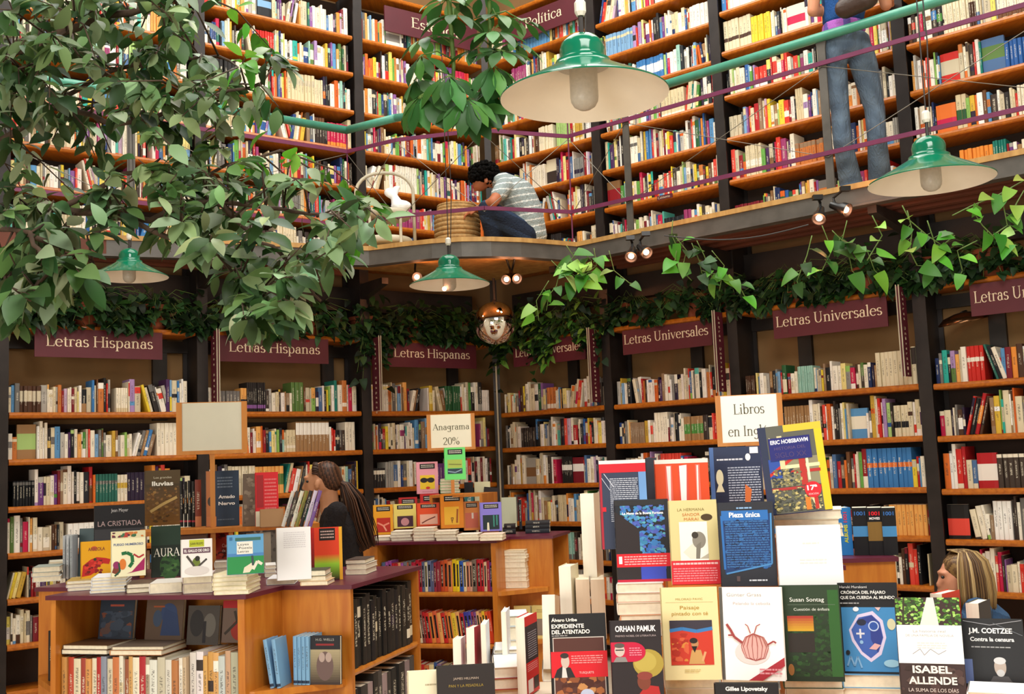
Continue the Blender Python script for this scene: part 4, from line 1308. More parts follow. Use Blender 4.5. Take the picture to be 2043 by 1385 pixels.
slim(832, 875, 922, 985, ZR, 'e89ca8', 'pink paperback with sunglasses on yellow', 'e8c030', [('r', .16, .14, .84, .58, 'ecc428'), ('e', .34, .42, .17, .08, '1c1414'), ('e', .66, .42, .17, .08, '1c1414'), ('l', [(.3, .46), (.8, .47)], .03, '1c1414'), ('e', .52, .18, .1, .04, 'd0301c'), ('t', 'ANAGRAMA', .5, .05, .5, .03, 'b07080', 'n')])
pile(878, 917, 984, [.02] * 5, ['b8e0b0', 'a8d8a0'], 'of the pale green pile under the green paperback', zb=ZR, d=.15)
slim(888, 930, 893, 957, ZR + .102, '6cd870', 'bright green paperback with landscape picture, topmost on the middle bookcase', '8a9a50', [('r', .14, .36, .84, .62, 'a8b850'), ('r', .14, .18, .84, .34, '2a3c48'), ('l', [(.16, .26), (.5, .22), (.8, .3)], .05, '8aa0b0'), ('l', [(.2, .48), (.8, .46)], .05, '7a7c38')])
q0 = V(onz(938, 1040, ZT))
book(.13, .34, .07, '1c1c1e', T(*V(onz(938, 1052, ZT))) @ Rz(math.pi / 2 + face(q0.x, q0.y)) @ T(.06, -.035, 0), 'tall black spine with teal panel beside the green paperback', c2='2a6a6c', sty=(1, .3, .62, .14))
stand(949, 981, 962, 1050, 0, 'd8d0a8', 'cream book standing beside the tall black spine', zb=ZT, t=.03, lean=.05)
stand(960, 990, 973, 1050, 0, '2a2020', 'dark brown tilted book behind the lilac paperback', zb=ZT, t=.02, lean=.05, roll=.12)
q1 = V(onz(1017, 1052, ZT))
book(.04, .22, .11, 'c8ccb0', T(*q1) @ Rz(math.pi / 2 + face(q1.x, q1.y)) @ T(.02, -.055, 0), 'pale greenish thick spine at the right of the middle bookcase', sty=(0, 0, 0, 0))
q1 = V(onz(1042, 1056, ZT))
book(.12, .21, .02, '20242c', T(*q1) @ Rz(math.pi / 2 + face(q1.x, q1.y)) @ T(.05, 0, 0), 'thin black spine standing by the pale thick spine')
pile(1006, 1030, 1066, [.035, .03], ['1c1a1c', '241c1c'], 'of the small black pair right of the lilac paperback', zb=ZT, d=.12, spine=True)
pile(1048, 1098, 1064, [.028, .028, .024], ['20242c', '1c1c20', '2c2a2c'], 'of the black pile at the right end of the middle bookcase', zb=ZT, d=.13, yaw=-.1, spine=True)


# ------------------------------------------------------------------ sign holders
def holder(x0, x1, y0, y1, D, zb, label, lines, face_m, ink='ink', tilt=0, side=(.12, .12)):
    p = at((x0 + x1) / 2, y1, D)
    k = D / F
    w, h = (x1 - x0) * k, (y1 - y0) * k
    root = thing('sign_holder', label, 'sign', (p.x, p.y, zb), face(p.x, p.y))
    z = p.z - zb
    f = .08 * w
    b = MB()
    b.bx(-w / 2, w / 2, .004, .02, z, z + h)
    b.bx(-w / 2, -w / 2 + f, -.006, .004, z, z + h)
    b.bx(w / 2 - f, w / 2, -.006, .004, z, z + h)
    b.bx(-w / 2 + f, w / 2 - f, -.006, .004, z, z + h * .07)
    b.build('frame', M['frame'], root)
    b = MB(); b.bx(-w / 2 + f, w / 2 - f, -.001, .0038, z + h * .07, z + h * .985); b.build('panel', M[face_m], root)
    b = MB()
    for s, zz, ww, cap in lines:
        put_text(b, s, (0, -.0018, z + h * zz), (1, 0, 0), (0, 0, 1), w * ww, cap * h, font='s')
    if lines:
        b.build('lettering', M[ink], root)
    b = MB(); b.bx(-.012, .012, .005, .03, .012, z + .03); b.build('pole', M['frame'], root)
    b = MB(); b.bx(-.06, .06, -.05, .07, 0, .012); b.build('base', M['frame'], root)


holder(853, 949, 826, 898, 7.62, ZT, 'white notice reading 20% in a wooden holder on the middle bookcase', [('Anagrama', .56, .76, .17), ('20%', .15, .34, .2)], 'paper')
holder(1433, 1564, 787, 889, 5.25, ZT, 'white notice reading Libros en Inglés in a wooden holder', [('Libros', .62, .46, .2), ('en Ingl' + 'é' + 's', .19, .66, .2)], 'paperw')
holder(355, 492, 802, 906, 5.4, ZT, 'blank grey board in a wooden holder on the left bookcase', [], 'board')

# thick spines on the right-hand bookcase
for i, (x0, x1, c, c2) in enumerate(((1678, 1703, '2a7ac0', '1c5a98'), (1706, 1735, '17181c', '4a90c8'), (1736, 1764, '17161a', '8a6a34'), (1765, 1792, '17181c', '4a90c8'))):
    p = V(onz((x0 + x1) / 2, 1108, ZT))
    D = (p - EYE).dot(FW)
    t = (x1 - x0) * D / F
    h = 94 * D / F
    o = book(.15, h, t, c, T(*p) @ Rz(math.pi / 2 + face(p.x, p.y) + (.18 if i == 0 else 0)) @ T(.076, -t / 2, 0), ['thick blue spine lettered ALBUMS', 'thick black spine numbered 1001 beside the blue one', 'thick black spine lettered 1001 MOVIES in red', 'thick black spine numbered 1001, rightmost of four'][i], c2=c2, sty=(0, .5, .5, .11 if i in (1, 3) else .2 if i == 2 else 0))
    tx = MB()
    dy = -.15 / 2 - .0035

    def S(s, z, wd, cap, col):
        put_text(tx, s, (dy, t / 2, z * h), (0, -1, 0), (0, 0, 1), wd * t, cap * h, lin(col), 'b')
    if i == 0:
        put_text(tx, 'ALBUMS', (dy, t * .35, h * .45), (0, 0, 1), (0, 1, 0), h * .38, t * .28, lin('d8d83a'), 'b')
        put_text(tx, '1001', (dy, t * .35, h * .8), (0, 0, 1), (0, 1, 0), h * .22, t * .28, lin('d04060'), 'b')
    elif i == 2:
        S('1001', .84, .72, .08, 'e02030'); S('MOVIES', .75, .72, .05, 'f0f0f0')
    else:
        S('1001', .84, .72, .08, '3a70b8')
    tx.build('title_lettering', M['paint'], o)
# ------------------------------------------------------------------ front table with the novels
ft = thing('display_table', 'front display table with wooden top, hidden under the piled novels', 'table', (.72, 2.86, 0), math.radians(-4))
ZF = .94
b = MB(); b.bx(-.98, .92, -.55, .52, ZF - .03, ZF - .001); b.build('top', M['case'], ft)
for x in (-.94, .84):
    for y in (-.5, .44):
        b = MB(); b.bx(x, x + .05, y, y + .05, 0, ZF - .03); b.build('leg', M['case'], ft)
ZS2 = at(1450, 1167, 3.0).z
ZS1 = at(1370, 1085, 3.3).z
ZS3 = at(1560, 1357, 2.71).z


def riser(x0, x1, D0, D1, z0, z1, label):                    # plain block hidden under the covers
    a, c = at(x0, 1300, D0), at(x1, 1300, D0)
    o_ = a.lerp(c, .5)
    hw, dd = (c - a).length / 2, D1 - D0
    root = thing('tabletop_riser', label, 'riser', (o_.x, o_.y, z0), face(o_.x, o_.y))
    b = MB(); b.bx(-hw, hw, 0, dd, z1 - z0 - .018, z1 - z0 - .001); b.build('top', M['case'], root)
    for x in (-hw, hw - .015):
        b = MB(); b.bx(x, x + .015, 0, dd, 0, z1 - z0 - .018); b.build('leg', M['case'], root)


riser(1348, 1676, 2.95, 3.2, ZF, ZS2, 'wooden riser hidden under the second tier of novels')
riser(1240, 1640, 3.28, 3.5, ZF, ZS1, 'wooden riser hidden under the top tier of novels')
riser(1330, 1800, 2.66, 2.85, ZF, ZS3 - .066, 'low wooden riser hidden under the third tier of novels')
riser(1110, 1318, 2.62, 2.82, ZF, at(1160, 1404, 2.7).z, 'low wooden riser below the bottom edge under the Expediente cover')
riser(1815, 1915, 2.52, 2.7, ZF, at(1865, 1400, 2.56).z, 'low wooden riser below the bottom edge under the forest cover')
WH = ['f3f0e8', 'eee8da', 'f6f4ee']
# back tier
stand(1202, 1296, 919, 1095, 0, '343c52', 'wrapped navy back cover with red top, leftmost of the top tier', zb=ZS1, t=.03, lean=.1, art=[('r', 0, .86, 1, 1, 'c8202c'), ('r', 0, .96, 1, 1, 'e8dcd8'), ('r', 0, 0, .05, .86, 'a82838'), ('r', .84, .5, 1, .86, '6a94c8'), ('L', .22, .3, .82, .8, 22, 'b8bcc8'), ('r', .04, .42, .12, .47, 'd82030'), ('l', [(.1, .85), (.3, .7)], .012, 'd8dce8'), ('l', [(.05, .8), (.22, .66)], .01, 'c8d0e0')])
stand(1296, 1318, 914, 1080, 0, '30343e', 'dark book edge between the wrapped navy cover and the red one', zb=ZS1, t=.05, lean=.1)
stand(1314, 1421, 917, 1085, 0, 'd84a20', 'shiny red-orange wrapped cover with painted glare streaks, top tier', zb=ZS1, t=.035, lean=.12, art=[('r', 0, .95, 1, 1, 'f0dcd0'), ('r', .2, 0, .32, .93, 'e06858'), ('r', .44, 0, .62, .93, 'cf4a38'), ('r', .76, 0, .84, .93, 'e07060'), ('p', [(.22, .92), (.30, .92), (.28, .5), (.3, .2), (.25, .1), (.24, .5)], 'f4dcd8'), ('p', [(.46, .92), (.6, .93), (.56, .4), (.52, .1), (.47, .4)], 'f6e4e0'), ('l', [(.8, .92), (.78, .5), (.8, .1)], .03, 'f4dcd8')])  # pale stripes and streaks are wrap glare painted into the cover colours
stand(1425, 1528, 892, 1072, 0, '1c2438', 'dark blue space-themed back cover with orange flame, top tier', zb=ZS1, t=.04, lean=.08, art=[('g', 0, .1, 1, 1, '14182a', '2a3450', 10), ('r', 0, .0, .08, 1, '4a6aa0'), ('L', .34, .28, .96, .78, 18, 'a8b0c0'), ('p', [(.66, .1), (.76, .12), (.72, .3), (.78, .52), (.66, .58), (.64, .4)], 'c86a34'), ('e', .18, .66, .07, .09, 'd8d4b0'), ('p', [(.1, .5), (.26, .5), (.2, .6), (.16, .6)], 'd8d4b0'), ('L', .14, .84, .66, .88, 1, 'd0d4dc'), ('e', .74, .88, .05, .04, 'e8e8e8'), ('r', 0, .0, 1, .1, 'a81c38'), ('r', .78, .92, .94, .99, 'e8e8e8')])
# tilted history book on crumpled cream stacks
riser(1562, 1672, 3.12, 3.3, ZF, at(1616, 1072, 3.12).z - .001, 'wooden riser hidden behind the blank white cover')
pile(1550, 1681, 1072, [.026, .024, .026], ['efe6cc', 'e8dec2', 'f2ead4'], 'of the cream pile behind the blank white cover', D=3.12, d=.19)
pz = at(1616, 1072, 3.12).z + .077
stand(1536, 1660, 846, 1022, 0, '2a3a90', 'large tilted history book with bold red, yellow and blue geometric cover and red price dot', zb=pz, t=.045, lean=.1, roll=-.075, art=[('r', 0, 0, 1, 1, '5a5a50'), ('r', 0, .0, .12, 1, '28304a'), ('r', .88, 0, 1, 1, 'e0c028'), ('r', .4, .92, 1, 1, 'd8b838'), ('r', .1, .3, .88, .62, '8a8468'), ('r', .1, .4, .3, .62, '2a4a9c'), ('p', [(.1, .42), (.5, .6), (.5, .64), (.1, .46)], 'c02c28'), ('r', .28, .5, .36, .88, 'd8c898'), ('r', .36, .5, .9, .54, 'e0d4a8'), ('r', .4, .44, .9, .475, 'b02c28'), ('r', .58, .3, .68, .62, 'b03028'), ('r', .69, .35, .73, .62, 'e8dcb8'), ('r', .1, .26, .88, .29, 'a82c2c'), ('n', .1, .02, .86, .28, ['6a6a4c', '8a8458', '3a3c34', 'a89860', '4c5048', 'c8b878'], 200, .035), ('n', .12, .3, .6, .5, ['4a4a3c', '7a744c', '2c3444', 'b8a868'], 120, .03), ('l', [(.8, .02), (.7, .2)], .06, 'd8cca0'), ('r', .6, .02, .68, .16, 'd07828'), ('r', .74, .02, .8, .18, 'b83028'), ('l', [(.15, .86), (.3, .8)], .03, 'e0d4a8'), ('r', .14, .6, .8, .86, '22246c'), ('t', 'ERIC HOBSBAWM', .47, .79, .6, .045, 'e8e8f4', 'b'), ('t', 'HISTORIA DEL', .47, .72, .5, .035, '5a4a78', 'n'), ('t', 'SIGLO XX', .47, .63, .5, .06, '4a3c6c', 's' if 0 else 'n'), ('e', .74, .24, .13, .09, 'd0202c'), ('t', '17' + 'ª', .73, .235, .16, .055, 'f8f0f0', 'b'), ('t', 'EDICIÓN', .74, .18, .15, .02, 'f0d0d0', 'n')])
# second tier
riser(1240, 1328, 2.97, 3.14, ZF, ZS2 - .148, 'wooden riser hidden under the pile below the blue and black cover')
pile(1236, 1331, 1270, [.032, .028, .034, .026, .028], ['f2ece0', 'e8a880', 'efe6d4', 'd8a890', 'f4efe6', 'c8c0b4'], 'of the pile below the blue and black cover', zb=ZS2 - .148, d=.17)
stand(1233, 1341, 999, 1161, 0, '20242c', 'black and blue cover with red paper band, second tier left', zb=ZS2, t=.03, lean=.1, art=[('n', .1, .1, .92, .93, ['3064b0', '3a78b8', '4a8cc0', '4a5ab0', '3a80a8', '5ca8b8', '5068b8', '4080c0'], 420, .06), ('r', .0, .93, 1, 1, '2a2a2c'), ('r', .92, 0, 1, 1, '24262c'), ('p', [(0, .86), (.44, .64), (.44, 0), (0, 0)], '2c2426'), ('r', .44, 0, .9, .2, '3a4ab4'), ('t', 'La Mano de la Buena Fortuna', .52, .82, .76, .03, 'f0f0f4', 'b'), ('r', 0, .18, 1, .34, 'd8202c'), ('r', .04, .22, .1, .31, 'f0e8e8'), ('L', .14, .2, .92, .32, 4, 'f0b0b0'), ('r', 0, 0, 1, .03, 'b82038')])
stand(1342, 1438, 1000, 1166, 0, 'd9c98e', 'cream cover with crouching figure and red band, second tier middle', zb=ZS2, t=.03, lean=.1, art=[('t', 'LA HERMANA', .46, .87, .56, .035, '8a7a40', 'n'), ('t', 'SÁNDOR', .46, .81, .36, .035, 'c87838', 'n'), ('t', 'MÁRAI', .46, .755, .3, .035, 'c87838', 'n'), ('e', .78, .79, .12, .04, '4c3820'), ('r', .2, .28, .78, .74, 'f0ede2'), ('p', [(.26, .38), (.5, .5), (.6, .46), (.56, .3), (.4, .3)], 'e0dac8'), ('e', .6, .52, .14, .1, '8a8478'), ('e', .52, .58, .07, .04, '3a342e'), ('p', [(.52, .3), (.6, .3), (.64, .5), (.54, .46)], '7a7468'), ('p', [(.6, .3), (.78, .36), (.78, .3)], 'b8b09c'), ('r', 0, 0, 1, .28, 'd42834'), ('L', .04, .22, .96, .27, 1, 'f0c0c0'), ('L', .04, .03, .94, .2, 6, 'e89098')])
stand(1441, 1551, 1004, 1170, 0, '2a2c34', 'black cover with scribbled blue page, titled Pieza única, second tier', zb=ZS2, t=.03, lean=.1, art=[('p', [(.08, .14), (.92, .24), (.97, .86), (.06, .86)], '1e3a6c'), ('r', .06, .78, .9, .9, '2c6ab0'), ('n', .1, .2, .92, .8, ['16284c', '24508c', '1a3460', '2f66a4', '122040'], 140, .05), ('L', .12, .22, .9, .78, 20, '3a6ca4'), ('l', [(.1, .15), (.92, .26), (.95, .86)], .03, '4a88c0'), ('l', [(.08, .2), (.06, .84)], .04, '2c6ab0'), ('t', 'Pieza única', .48, .82, .56, .06, 'f2f6fa', 'b'), ('L', .34, .91, .64, .95, 1, '8ab0d8'), ('L', .5, .05, .82, .09, 1, 'd0d4dc'), ('r', .28, .06, .34, .12, '5a4a4c')])
stand(1557, 1682, 1050, 1170, 0, 'f7f6f4', 'blank white cover with faint print, second tier right', zb=ZS2, t=.02, lean=.1, art=[('L', .4, .68, .66, .73, 1, 'd8d8d0'), ('L', .34, .36, .76, .46, 2, 'e4e2dc')])
# third tier on low stacks
p3 = []
for x0, x1, yb, n, cs, lab in ((1327, 1441, 1402, 2, ['f4efe4', 'ece6d8'], 'of the pile under the cream cover with a bearded man'), (1447, 1560, 1402, 2, ['f6f3ec', 'efeae0'], 'of the pile under the white cover with an onion'),
                               (1566, 1682, 1402, 2, ['e8e4d8', '3a5a40', 'efe9dc'], 'of the pile under the dark green cover'), (1688, 1806, 1402, 2, ['f0e8d0', '6aa0c8', 'efe6cc'], 'of the pile under the blue mask cover')):
    p3.append(pile(x0, x1, yb, [.033, .033], cs, lab, zb=ZS3 - .0665, d=.17)[1])
stand(1327, 1440, 1177, 1357, 2.72, 'e8d8a0', 'cream cover with bearded man on red ground, titled Paisaje pintado con té', lean=.1, t=.03, art=[('t', 'MILORAD PAVIC', .5, .86, .48, .022, 'a08a40', 'n'), ('r', .08, .835, .92, .839, 'c8b888'), ('t', 'Paisaje', .5, .76, .34, .04, 'a88420', 'n'), ('t', 'pintado con té', .5, .695, .64, .04, 'a88420', 'n'), ('r', .13, .16, .88, .64, 'c83a28'), ('r', .13, .53, .88, .64, '3a3440'), ('l', [(.13, .53), (.35, .55), (.6, .52), (.88, .55)], .06, '3a7ab8'), ('n', .15, .2, .45, .5, ['d8603c', 'b03020', 'd88a3c'], 20, .1), ('p', [(.44, .17), (.72, .17), (.66, .32), (.5, .32)], 'c89a5c'), ('e', .56, .39, .065, .055, 'b8865a'), ('e', .54, .42, .07, .03, '2a2020'), ('p', [(.5, .36), (.6, .36), (.55, .29)], '1c1614'), ('l', [(.68, .2), (.74, .3)], .04, 'd8a070'), ('L', .36, .08, .64, .12, 2, 'c8b070')])
stand(1443, 1566, 1177, 1358, 2.7, 'f6f4f2', 'white cover with red drawing of an onion and red corner ribbon', lean=.1, t=.03, yaw=-.12, art=[('r', 0, 0, .05, 1, '5a5650'), ('t', 'Günter Grass', .4, .9, .56, .04, 'b0a8a4', 's' if 0 else 'n'), ('t', 'Pelando la cebolla', .52, .81, .6, .03, 'b8a8a8', 'n'), ('e', .5, .3, .28, .13, 'e8d4d0'), ('e', .54, .35, .22, .14, 'd8a8a0')] + [('l', [(.54 + .22 * math.sin(a), .35 + .02 * math.cos(a)), (.54 + .16 * math.sin(a), .24), (.54, .21)], .008, '9c3a34') for a in (-1.4, -1, -.6, -.2, .2, .6, 1, 1.4)] + [('l', [(.54 + .22 * math.sin(a), .36), (.54 + .15 * math.sin(a), .46), (.52, .5)], .01, 'a84840') for a in (-1.4, -1, -.6, -.2, .2, .6, 1, 1.4)] + [('l', [(.34, .4), (.22, .46), (.16, .54), (.1, .6)], .04, '9c3a38'), ('l', [(.2, .48), (.12, .48)], .025, '9c3a38'), ('l', [(.48, .5), (.44, .58), (.4, .6)], .015, 'a85048'), ('l', [(.54, .5), (.58, .58), (.64, .6)], .015, 'a85048'), ('l', [(.74, .38), (.84, .42), (.88, .4)], .025, '9c3a38'), ('p', [(.42, .0), (.64, 0), (1, .16), (1, .25)], 'a82834'), ('L', .6, .06, .95, .14, 2, 'd89098')])
stand(1568, 1684, 1173, 1360, 2.7, '263426', 'dark green cover with red and yellow block, titled Cuestión de énfasis', lean=.08, t=.035, art=[('g', 0, 0, 1, 1, '1c2a1a', '2a3c28', 8), ('n', .1, .05, .95, .7, ['22401e', '264820', '1e341a', '2a4e24', '20361c'], 260, .06), ('r', .8, .05, .98, .95, '2c5c28'), ('g', .1, .52, .54, .68, 'c89a28', 'a83a2c', 6), ('r', .1, .3, .54, .5, '2a2420'), ('e', .12, .12, .05, .06, '8a5a2c'), ('t', 'Susan Sontag', .45, .83, .58, .045, 'eef0e8', 'n'), ('r', .12, .795, .92, .798, '7a8a78'), ('t', 'Cuestión de énfasis', .52, .735, .6, .03, 'd8e0d4', 'n')])
stand(1686, 1800, 1168, 1352, 2.74, '17181c', 'black cover with blue childlike mask painting, third tier right', lean=.08, t=.03, art=[('r', .03, .06, .99, .74, '3f86bc'), ('p', [(.14, .5), (.3, .66), (.56, .7), (.72, .6), (.76, .42), (.66, .24), (.48, .16), (.32, .24), (.18, .38)], 'd4c8e4'), ('p', [(.18, .5), (.32, .63), (.54, .66), (.67, .58), (.71, .42), (.62, .27), (.48, .2), (.34, .27), (.22, .4)], '3a5cac'), ('p', [(.36, .62), (.54, .655), (.66, .57), (.7, .42), (.6, .26), (.5, .4), (.5, .55)], '2c3c88'), ('e', .36, .58, .08, .035, '20243c'), ('e', .56, .54, .09, .055, 'b8c8e8'), ('e', .56, .54, .07, .042, '2c50a0'), ('l', [(.26, .46), (.4, .46)], .03, 'd8d8e0'), ('l', [(.33, .51), (.33, .41)], .03, 'd8d8e0'), ('p', [(.46, .3), (.56, .36), (.66, .34), (.58, .29)], 'd8a8a8'), ('e', .34, .37, .03, .02, '8ab4d8'), ('e', .86, .56, .07, .06, 'd0cca8'), ('e', .28, .72, .05, .025, 'e0e8f0'), ('e', .1, .26, .035, .025, '20242c'), ('l', [(.08, .12), (.14, .22), (.2, .12), (.26, .22), (.32, .1)], .03, '78a8d0'), ('e', .82, .15, .13, .04, '98c8e0'), ('p', [(.6, .74), (.7, .74), (.66, .70)], 'd8b8b8'), ('t', 'Haruki Murakami', .26, .945, .46, .028, 'd8d8d8', 'n'), ('t', 'CRÓNICA DEL PÁJARO', .42, .885, .76, .032, 'e0e0dc', 'b'), ('t', 'QUE DA CUERDA AL MUNDO', .49, .83, .92, .032, 'e0e0dc', 'b'), ('L', .02, .77, .34, .8, 1, 'a0a0a0')])
# nearest covers
stand(1103, 1216, 1231, 1404, 2.7, '222224', 'black wrapped cover with red band and portrait, titled Expediente del atentado', lean=.1, t=.03, art=[('r', .04, .04, .96, .74, 'c8c0b8'), ('r', .055, .05, .945, .73, '54322c'), ('n', .06, .05, .94, .3, ['8a5030', 'a8683c', '4c2820', '6a3a28', 'c08a54'], 40, .12), ('e', .62, .1, .12, .06, 'b8c4dc'), ('r', 0, .29, 1, .58, 'd0202c'), ('p', [(.04, .29), (.42, .29), (.34, .4), (.2, .42), (.1, .38)], '2c2a2c'), ('p', [(.18, .29), (.28, .29), (.25, .42), (.2, .42)], 'd8d4d0'), ('e', .25, .47, .075, .075, 'c8b8ac'), ('e', .24, .535, .075, .03, '3a3230'), ('L', .36, .44, .92, .54, 4, 'e89898'), ('t', 'TUSQUETS', .62, .33, .26, .025, 'f0c8c8', 'n'), ('t', 'Álvaro Uribe', .26, .92, .46, .035, 'f0ece4', 'b'), ('t', 'EXPEDIENTE', .32, .845, .58, .045, 'f4f0e8', 'b'), ('t', 'DEL ATENTADO', .37, .78, .68, .045, 'f4f0e8', 'b'), ('L', .03, .75, .32, .77, 1, 'b0b0b0')])
stand(1224, 1326, 1244, 1404, 2.63, '2b2528', 'dark cover with red badge, portrait and man in a yellow turban', lean=.1, t=.03, art=[('e', .72, .48, .3, .17, 'a89440'), ('e', .66, .5, .22, .12, 'b8a650'), ('p', [(.4, .02), (.95, .02), (.9, .2), (.66, .22), (.5, .1)], 'b02c2c'), ('e', .62, .26, .13, .1, '7a4030'), ('e', .64, .33, .15, .05, '8a4038'), ('r', 0, .5, .42, .74, 'c01c40'), ('e', .42, .62, .26, .12, 'c01c40'), ('e', .17, .64, .1, .075, 'c8b8b0'), ('e', .17, .7, .1, .03, '5a5450'), ('p', [(.04, .5), (.32, .5), (.28, .56), (.1, .56)], '8a8684'), ('l', [(.09, .645), (.25, .645)], .02, '2c2a2a'), ('L', .36, .57, .6, .68, 4, 'e88ca0'), ('t', 'ORHAN PAMUK', .5, .87, .8, .07, 'f4f0f0', 'b'), ('t', 'PREMIO NOBEL DE LITERATURA', .5, .805, .8, .022, 'b8a8a8', 'n'), ('t', 'El castillo blanco', .58, .03, .8, .06, 'f4f0f0', 'b')])
stand(877, 993, 1335, 1515, 0, '2e2a2a', 'charcoal cover lettered with gold title, lowest at the bottom edge', zb=ZF, t=.03, lean=.08, art=[('t', 'JAMES HILLMAN', .5, .85, .44, .025, 'b8a898', 'n'), ('t', 'PAN Y LA PESADILLA', .5, .77, .6, .03, 'a08a3c', 'n'), ('e', .5, .58, .14, .1, 'b89a2c')])
stand(818, 880, 1346, 1512, 0, 'efe4c4', 'plain cream cover at the bottom edge left of the charcoal one', zb=ZF, t=.03, lean=.08, art=[('L', .56, .82, .94, .86, 1, 'b0a484')])
stand(1436, 1563, 1372, 1545, 0, '1e1c1e', 'black cover with white author lettering, cut by the bottom edge', zb=ZF, t=.03, lean=.1, art=[('t', 'Gilles Lipovetsky', .5, .92, .66, .045, 'f0f0ec', 'b'), ('t', 'La felicidad paradójica', .5, .84, .7, .035, 'd8d8d4', 'n')])
stand(1803, 1926, 1199, 1400, 2.56, '3c2a28', 'dark brown cover with forest photograph and white paper band', lean=.12, t=.04, art=[('n', 0, .72, 1, 1, ['4a7a2c', '6aa43a', '3a5c24', '8cc050', '2c4420', 'a8d070'], 260, .045), ('p', [(.36, .72), (.66, .72), (.6, 1), (.5, 1)], 'd8d8d4'), ('l', [(.1, .74), (.14, 1)], .03, '3a3424'), ('l', [(.88, .74), (.84, 1)], .03, '3a3424'), ('r', 0, .36, 1, .73, 'f7f6f4'), ('t', 'La historia real', .5, .66, .5, .025, 'a8a4a0', 'n'), ('t', 'DE UNA FAMILIA DE NOVELA', .5, .62, .74, .022, 'b0aca8', 'n'), ('L', .3, .5, .76, .57, 3, 'd8d4d0'), ('l', [(.22, .45), (.34, .5), (.4, .44), (.5, .5), (.62, .45), (.74, .49)], .008, '8a8a90'), ('n', .02, .01, .98, .34, ['4a3430', '35241f', '54403a'], 30, .1), ('t', 'ISABEL', .5, .27, .6, .07, 'efe8e0', 'b'), ('t', 'ALLENDE', .5, .165, .74, .07, 'efe8e0', 'b'), ('t', 'LA SUMA DE LOS DÍAS', .5, .09, .76, .035, 'd8ccc4', 'n')])
stand(1928, 2052, 1242, 1440, 2.58, '242528', 'black wrapped cover with portrait of a white-haired man, right frame edge', lean=.1, t=.03, art=[('t', 'J.M. COETZEE', .5, .86, .66, .05, 'f0f0f0', 'b'), ('t', 'Contra la censura', .52, .78, .66, .04, 'e4e4e4', 'b'), ('L', .2, .71, .8, .735, 1, 'a0a0a0'), ('r', .08, .36, .2, .6, '5a6a98'), ('p', [(.42, .36), (.8, .36), (.72, .44), (.5, .44)], '4c4a4c'), ('e', .61, .53, .09, .09, 'b8a89c'), ('e', .61, .59, .09, .035, 'd0d0d0'), ('e', .61, .47, .06, .035, 'c8c8c8'), ('l', [(.1, .98), (.5, .94), (.98, .99)], .01, '9a9aa0'), ('l', [(.55, .96), (.98, .84)], .008, '70747a')])
pile(1945, 2065, 1530, [.05, .045, .05, .012], ['f2f0ee', 'e8e8ec', 'c02030', 'f4f2f0'], 'of the white pile with a red board at the right bottom corner', D=2.42, d=.12)
# loose pile on the left of the front table
pile(985, 1046, 1470, [.032, .03, .028, .03, .03, .028], ['efe6d8', 'f0d8c0', '4a4440', 'e8d0b0', 'a83030', 'f2ece0'], 'of the mixed pile beside the charcoal cover', D=2.9, d=.2)


def fore(x0, x1, yt, yb, D, c, label, th=None, yaw=0, roll=0, depth=.14, art=None):
    """a standing book showing its page edges to the viewer, front cover to the right"""
    p = at((x0 + x1) / 2, yb, D)
    t = th or (x1 - x0) * D / F
    h = (yb - yt) * D / F
    m = T(*p) @ Rz(face(p.x, p.y) + yaw) @ Ry(roll) @ T(t / 2, depth / 2, 0) @ Rz(math.pi / 2)
    m = T(*p) @ Rz(face(p.x, p.y) + yaw) @ Ry(roll) @ T(-t / 2, depth / 2, 0) @ Rz(-math.pi / 2) @ T(0, 0, 0)
    # fore edge (+x) turned to -y by a quarter turn clockwise; cover (-y) then looks to the left, so flip it
    m = m @ T(0, t, 0) @ Rz(math.pi) @ T(0, 0, 0) if 0 else m
    return book(depth, h, t, c, m, label, art=art)


def hold(x0, x1, D, ztop, lab):                              # a book on a hidden riser carries the loose books
    q = at((x0 + x1) / 2, 1400, D)
    riser(x0 + 4, x1 - 4, D, D + .15, ZF, ztop - .034, 'small wooden riser hidden under ' + lab)
    book((x1 - x0) * D / F, .16, .0335, R.choice(WH + ['d8ccb8', 'c8b8a0']), T(q.x, q.y, ztop - .0005) @ Rz(face(q.x, q.y)) @ Rx(-math.pi / 2), 'book lying flat under ' + lab)


def leaf_book(x0, x1, xc, yt, yb, D, c, label, art=None, roll=0, thick=.035, zb=None):
    """standing book seen at an angle: page edges between x0 and x1, cover from x1 to xc"""
    pa, pb, pc = at(x0, yb, D), at(x1, yb, D), None
    k = D / F
    h = (yb - yt) * k
    wc, we = (xc - x1) * k, (x1 - x0) * k
    cw = max(.11, math.hypot(wc, .06))
    a = math.acos(min(1, wc / cw))
    t = we / max(.5, math.sin(a) if a > .6 else .6)
    # cover plane direction turns away to the right
    m = T(*pb) @ Rz(face(pb.x, pb.y) + a) @ Ry(roll) @ T(cw / 2, 0, 0) @ T(0, 0, 0)
    return book(cw, h, min(t, .05), c, m, label, art=art, spine='efe6d4', sty=(0, 0, 0, 0))


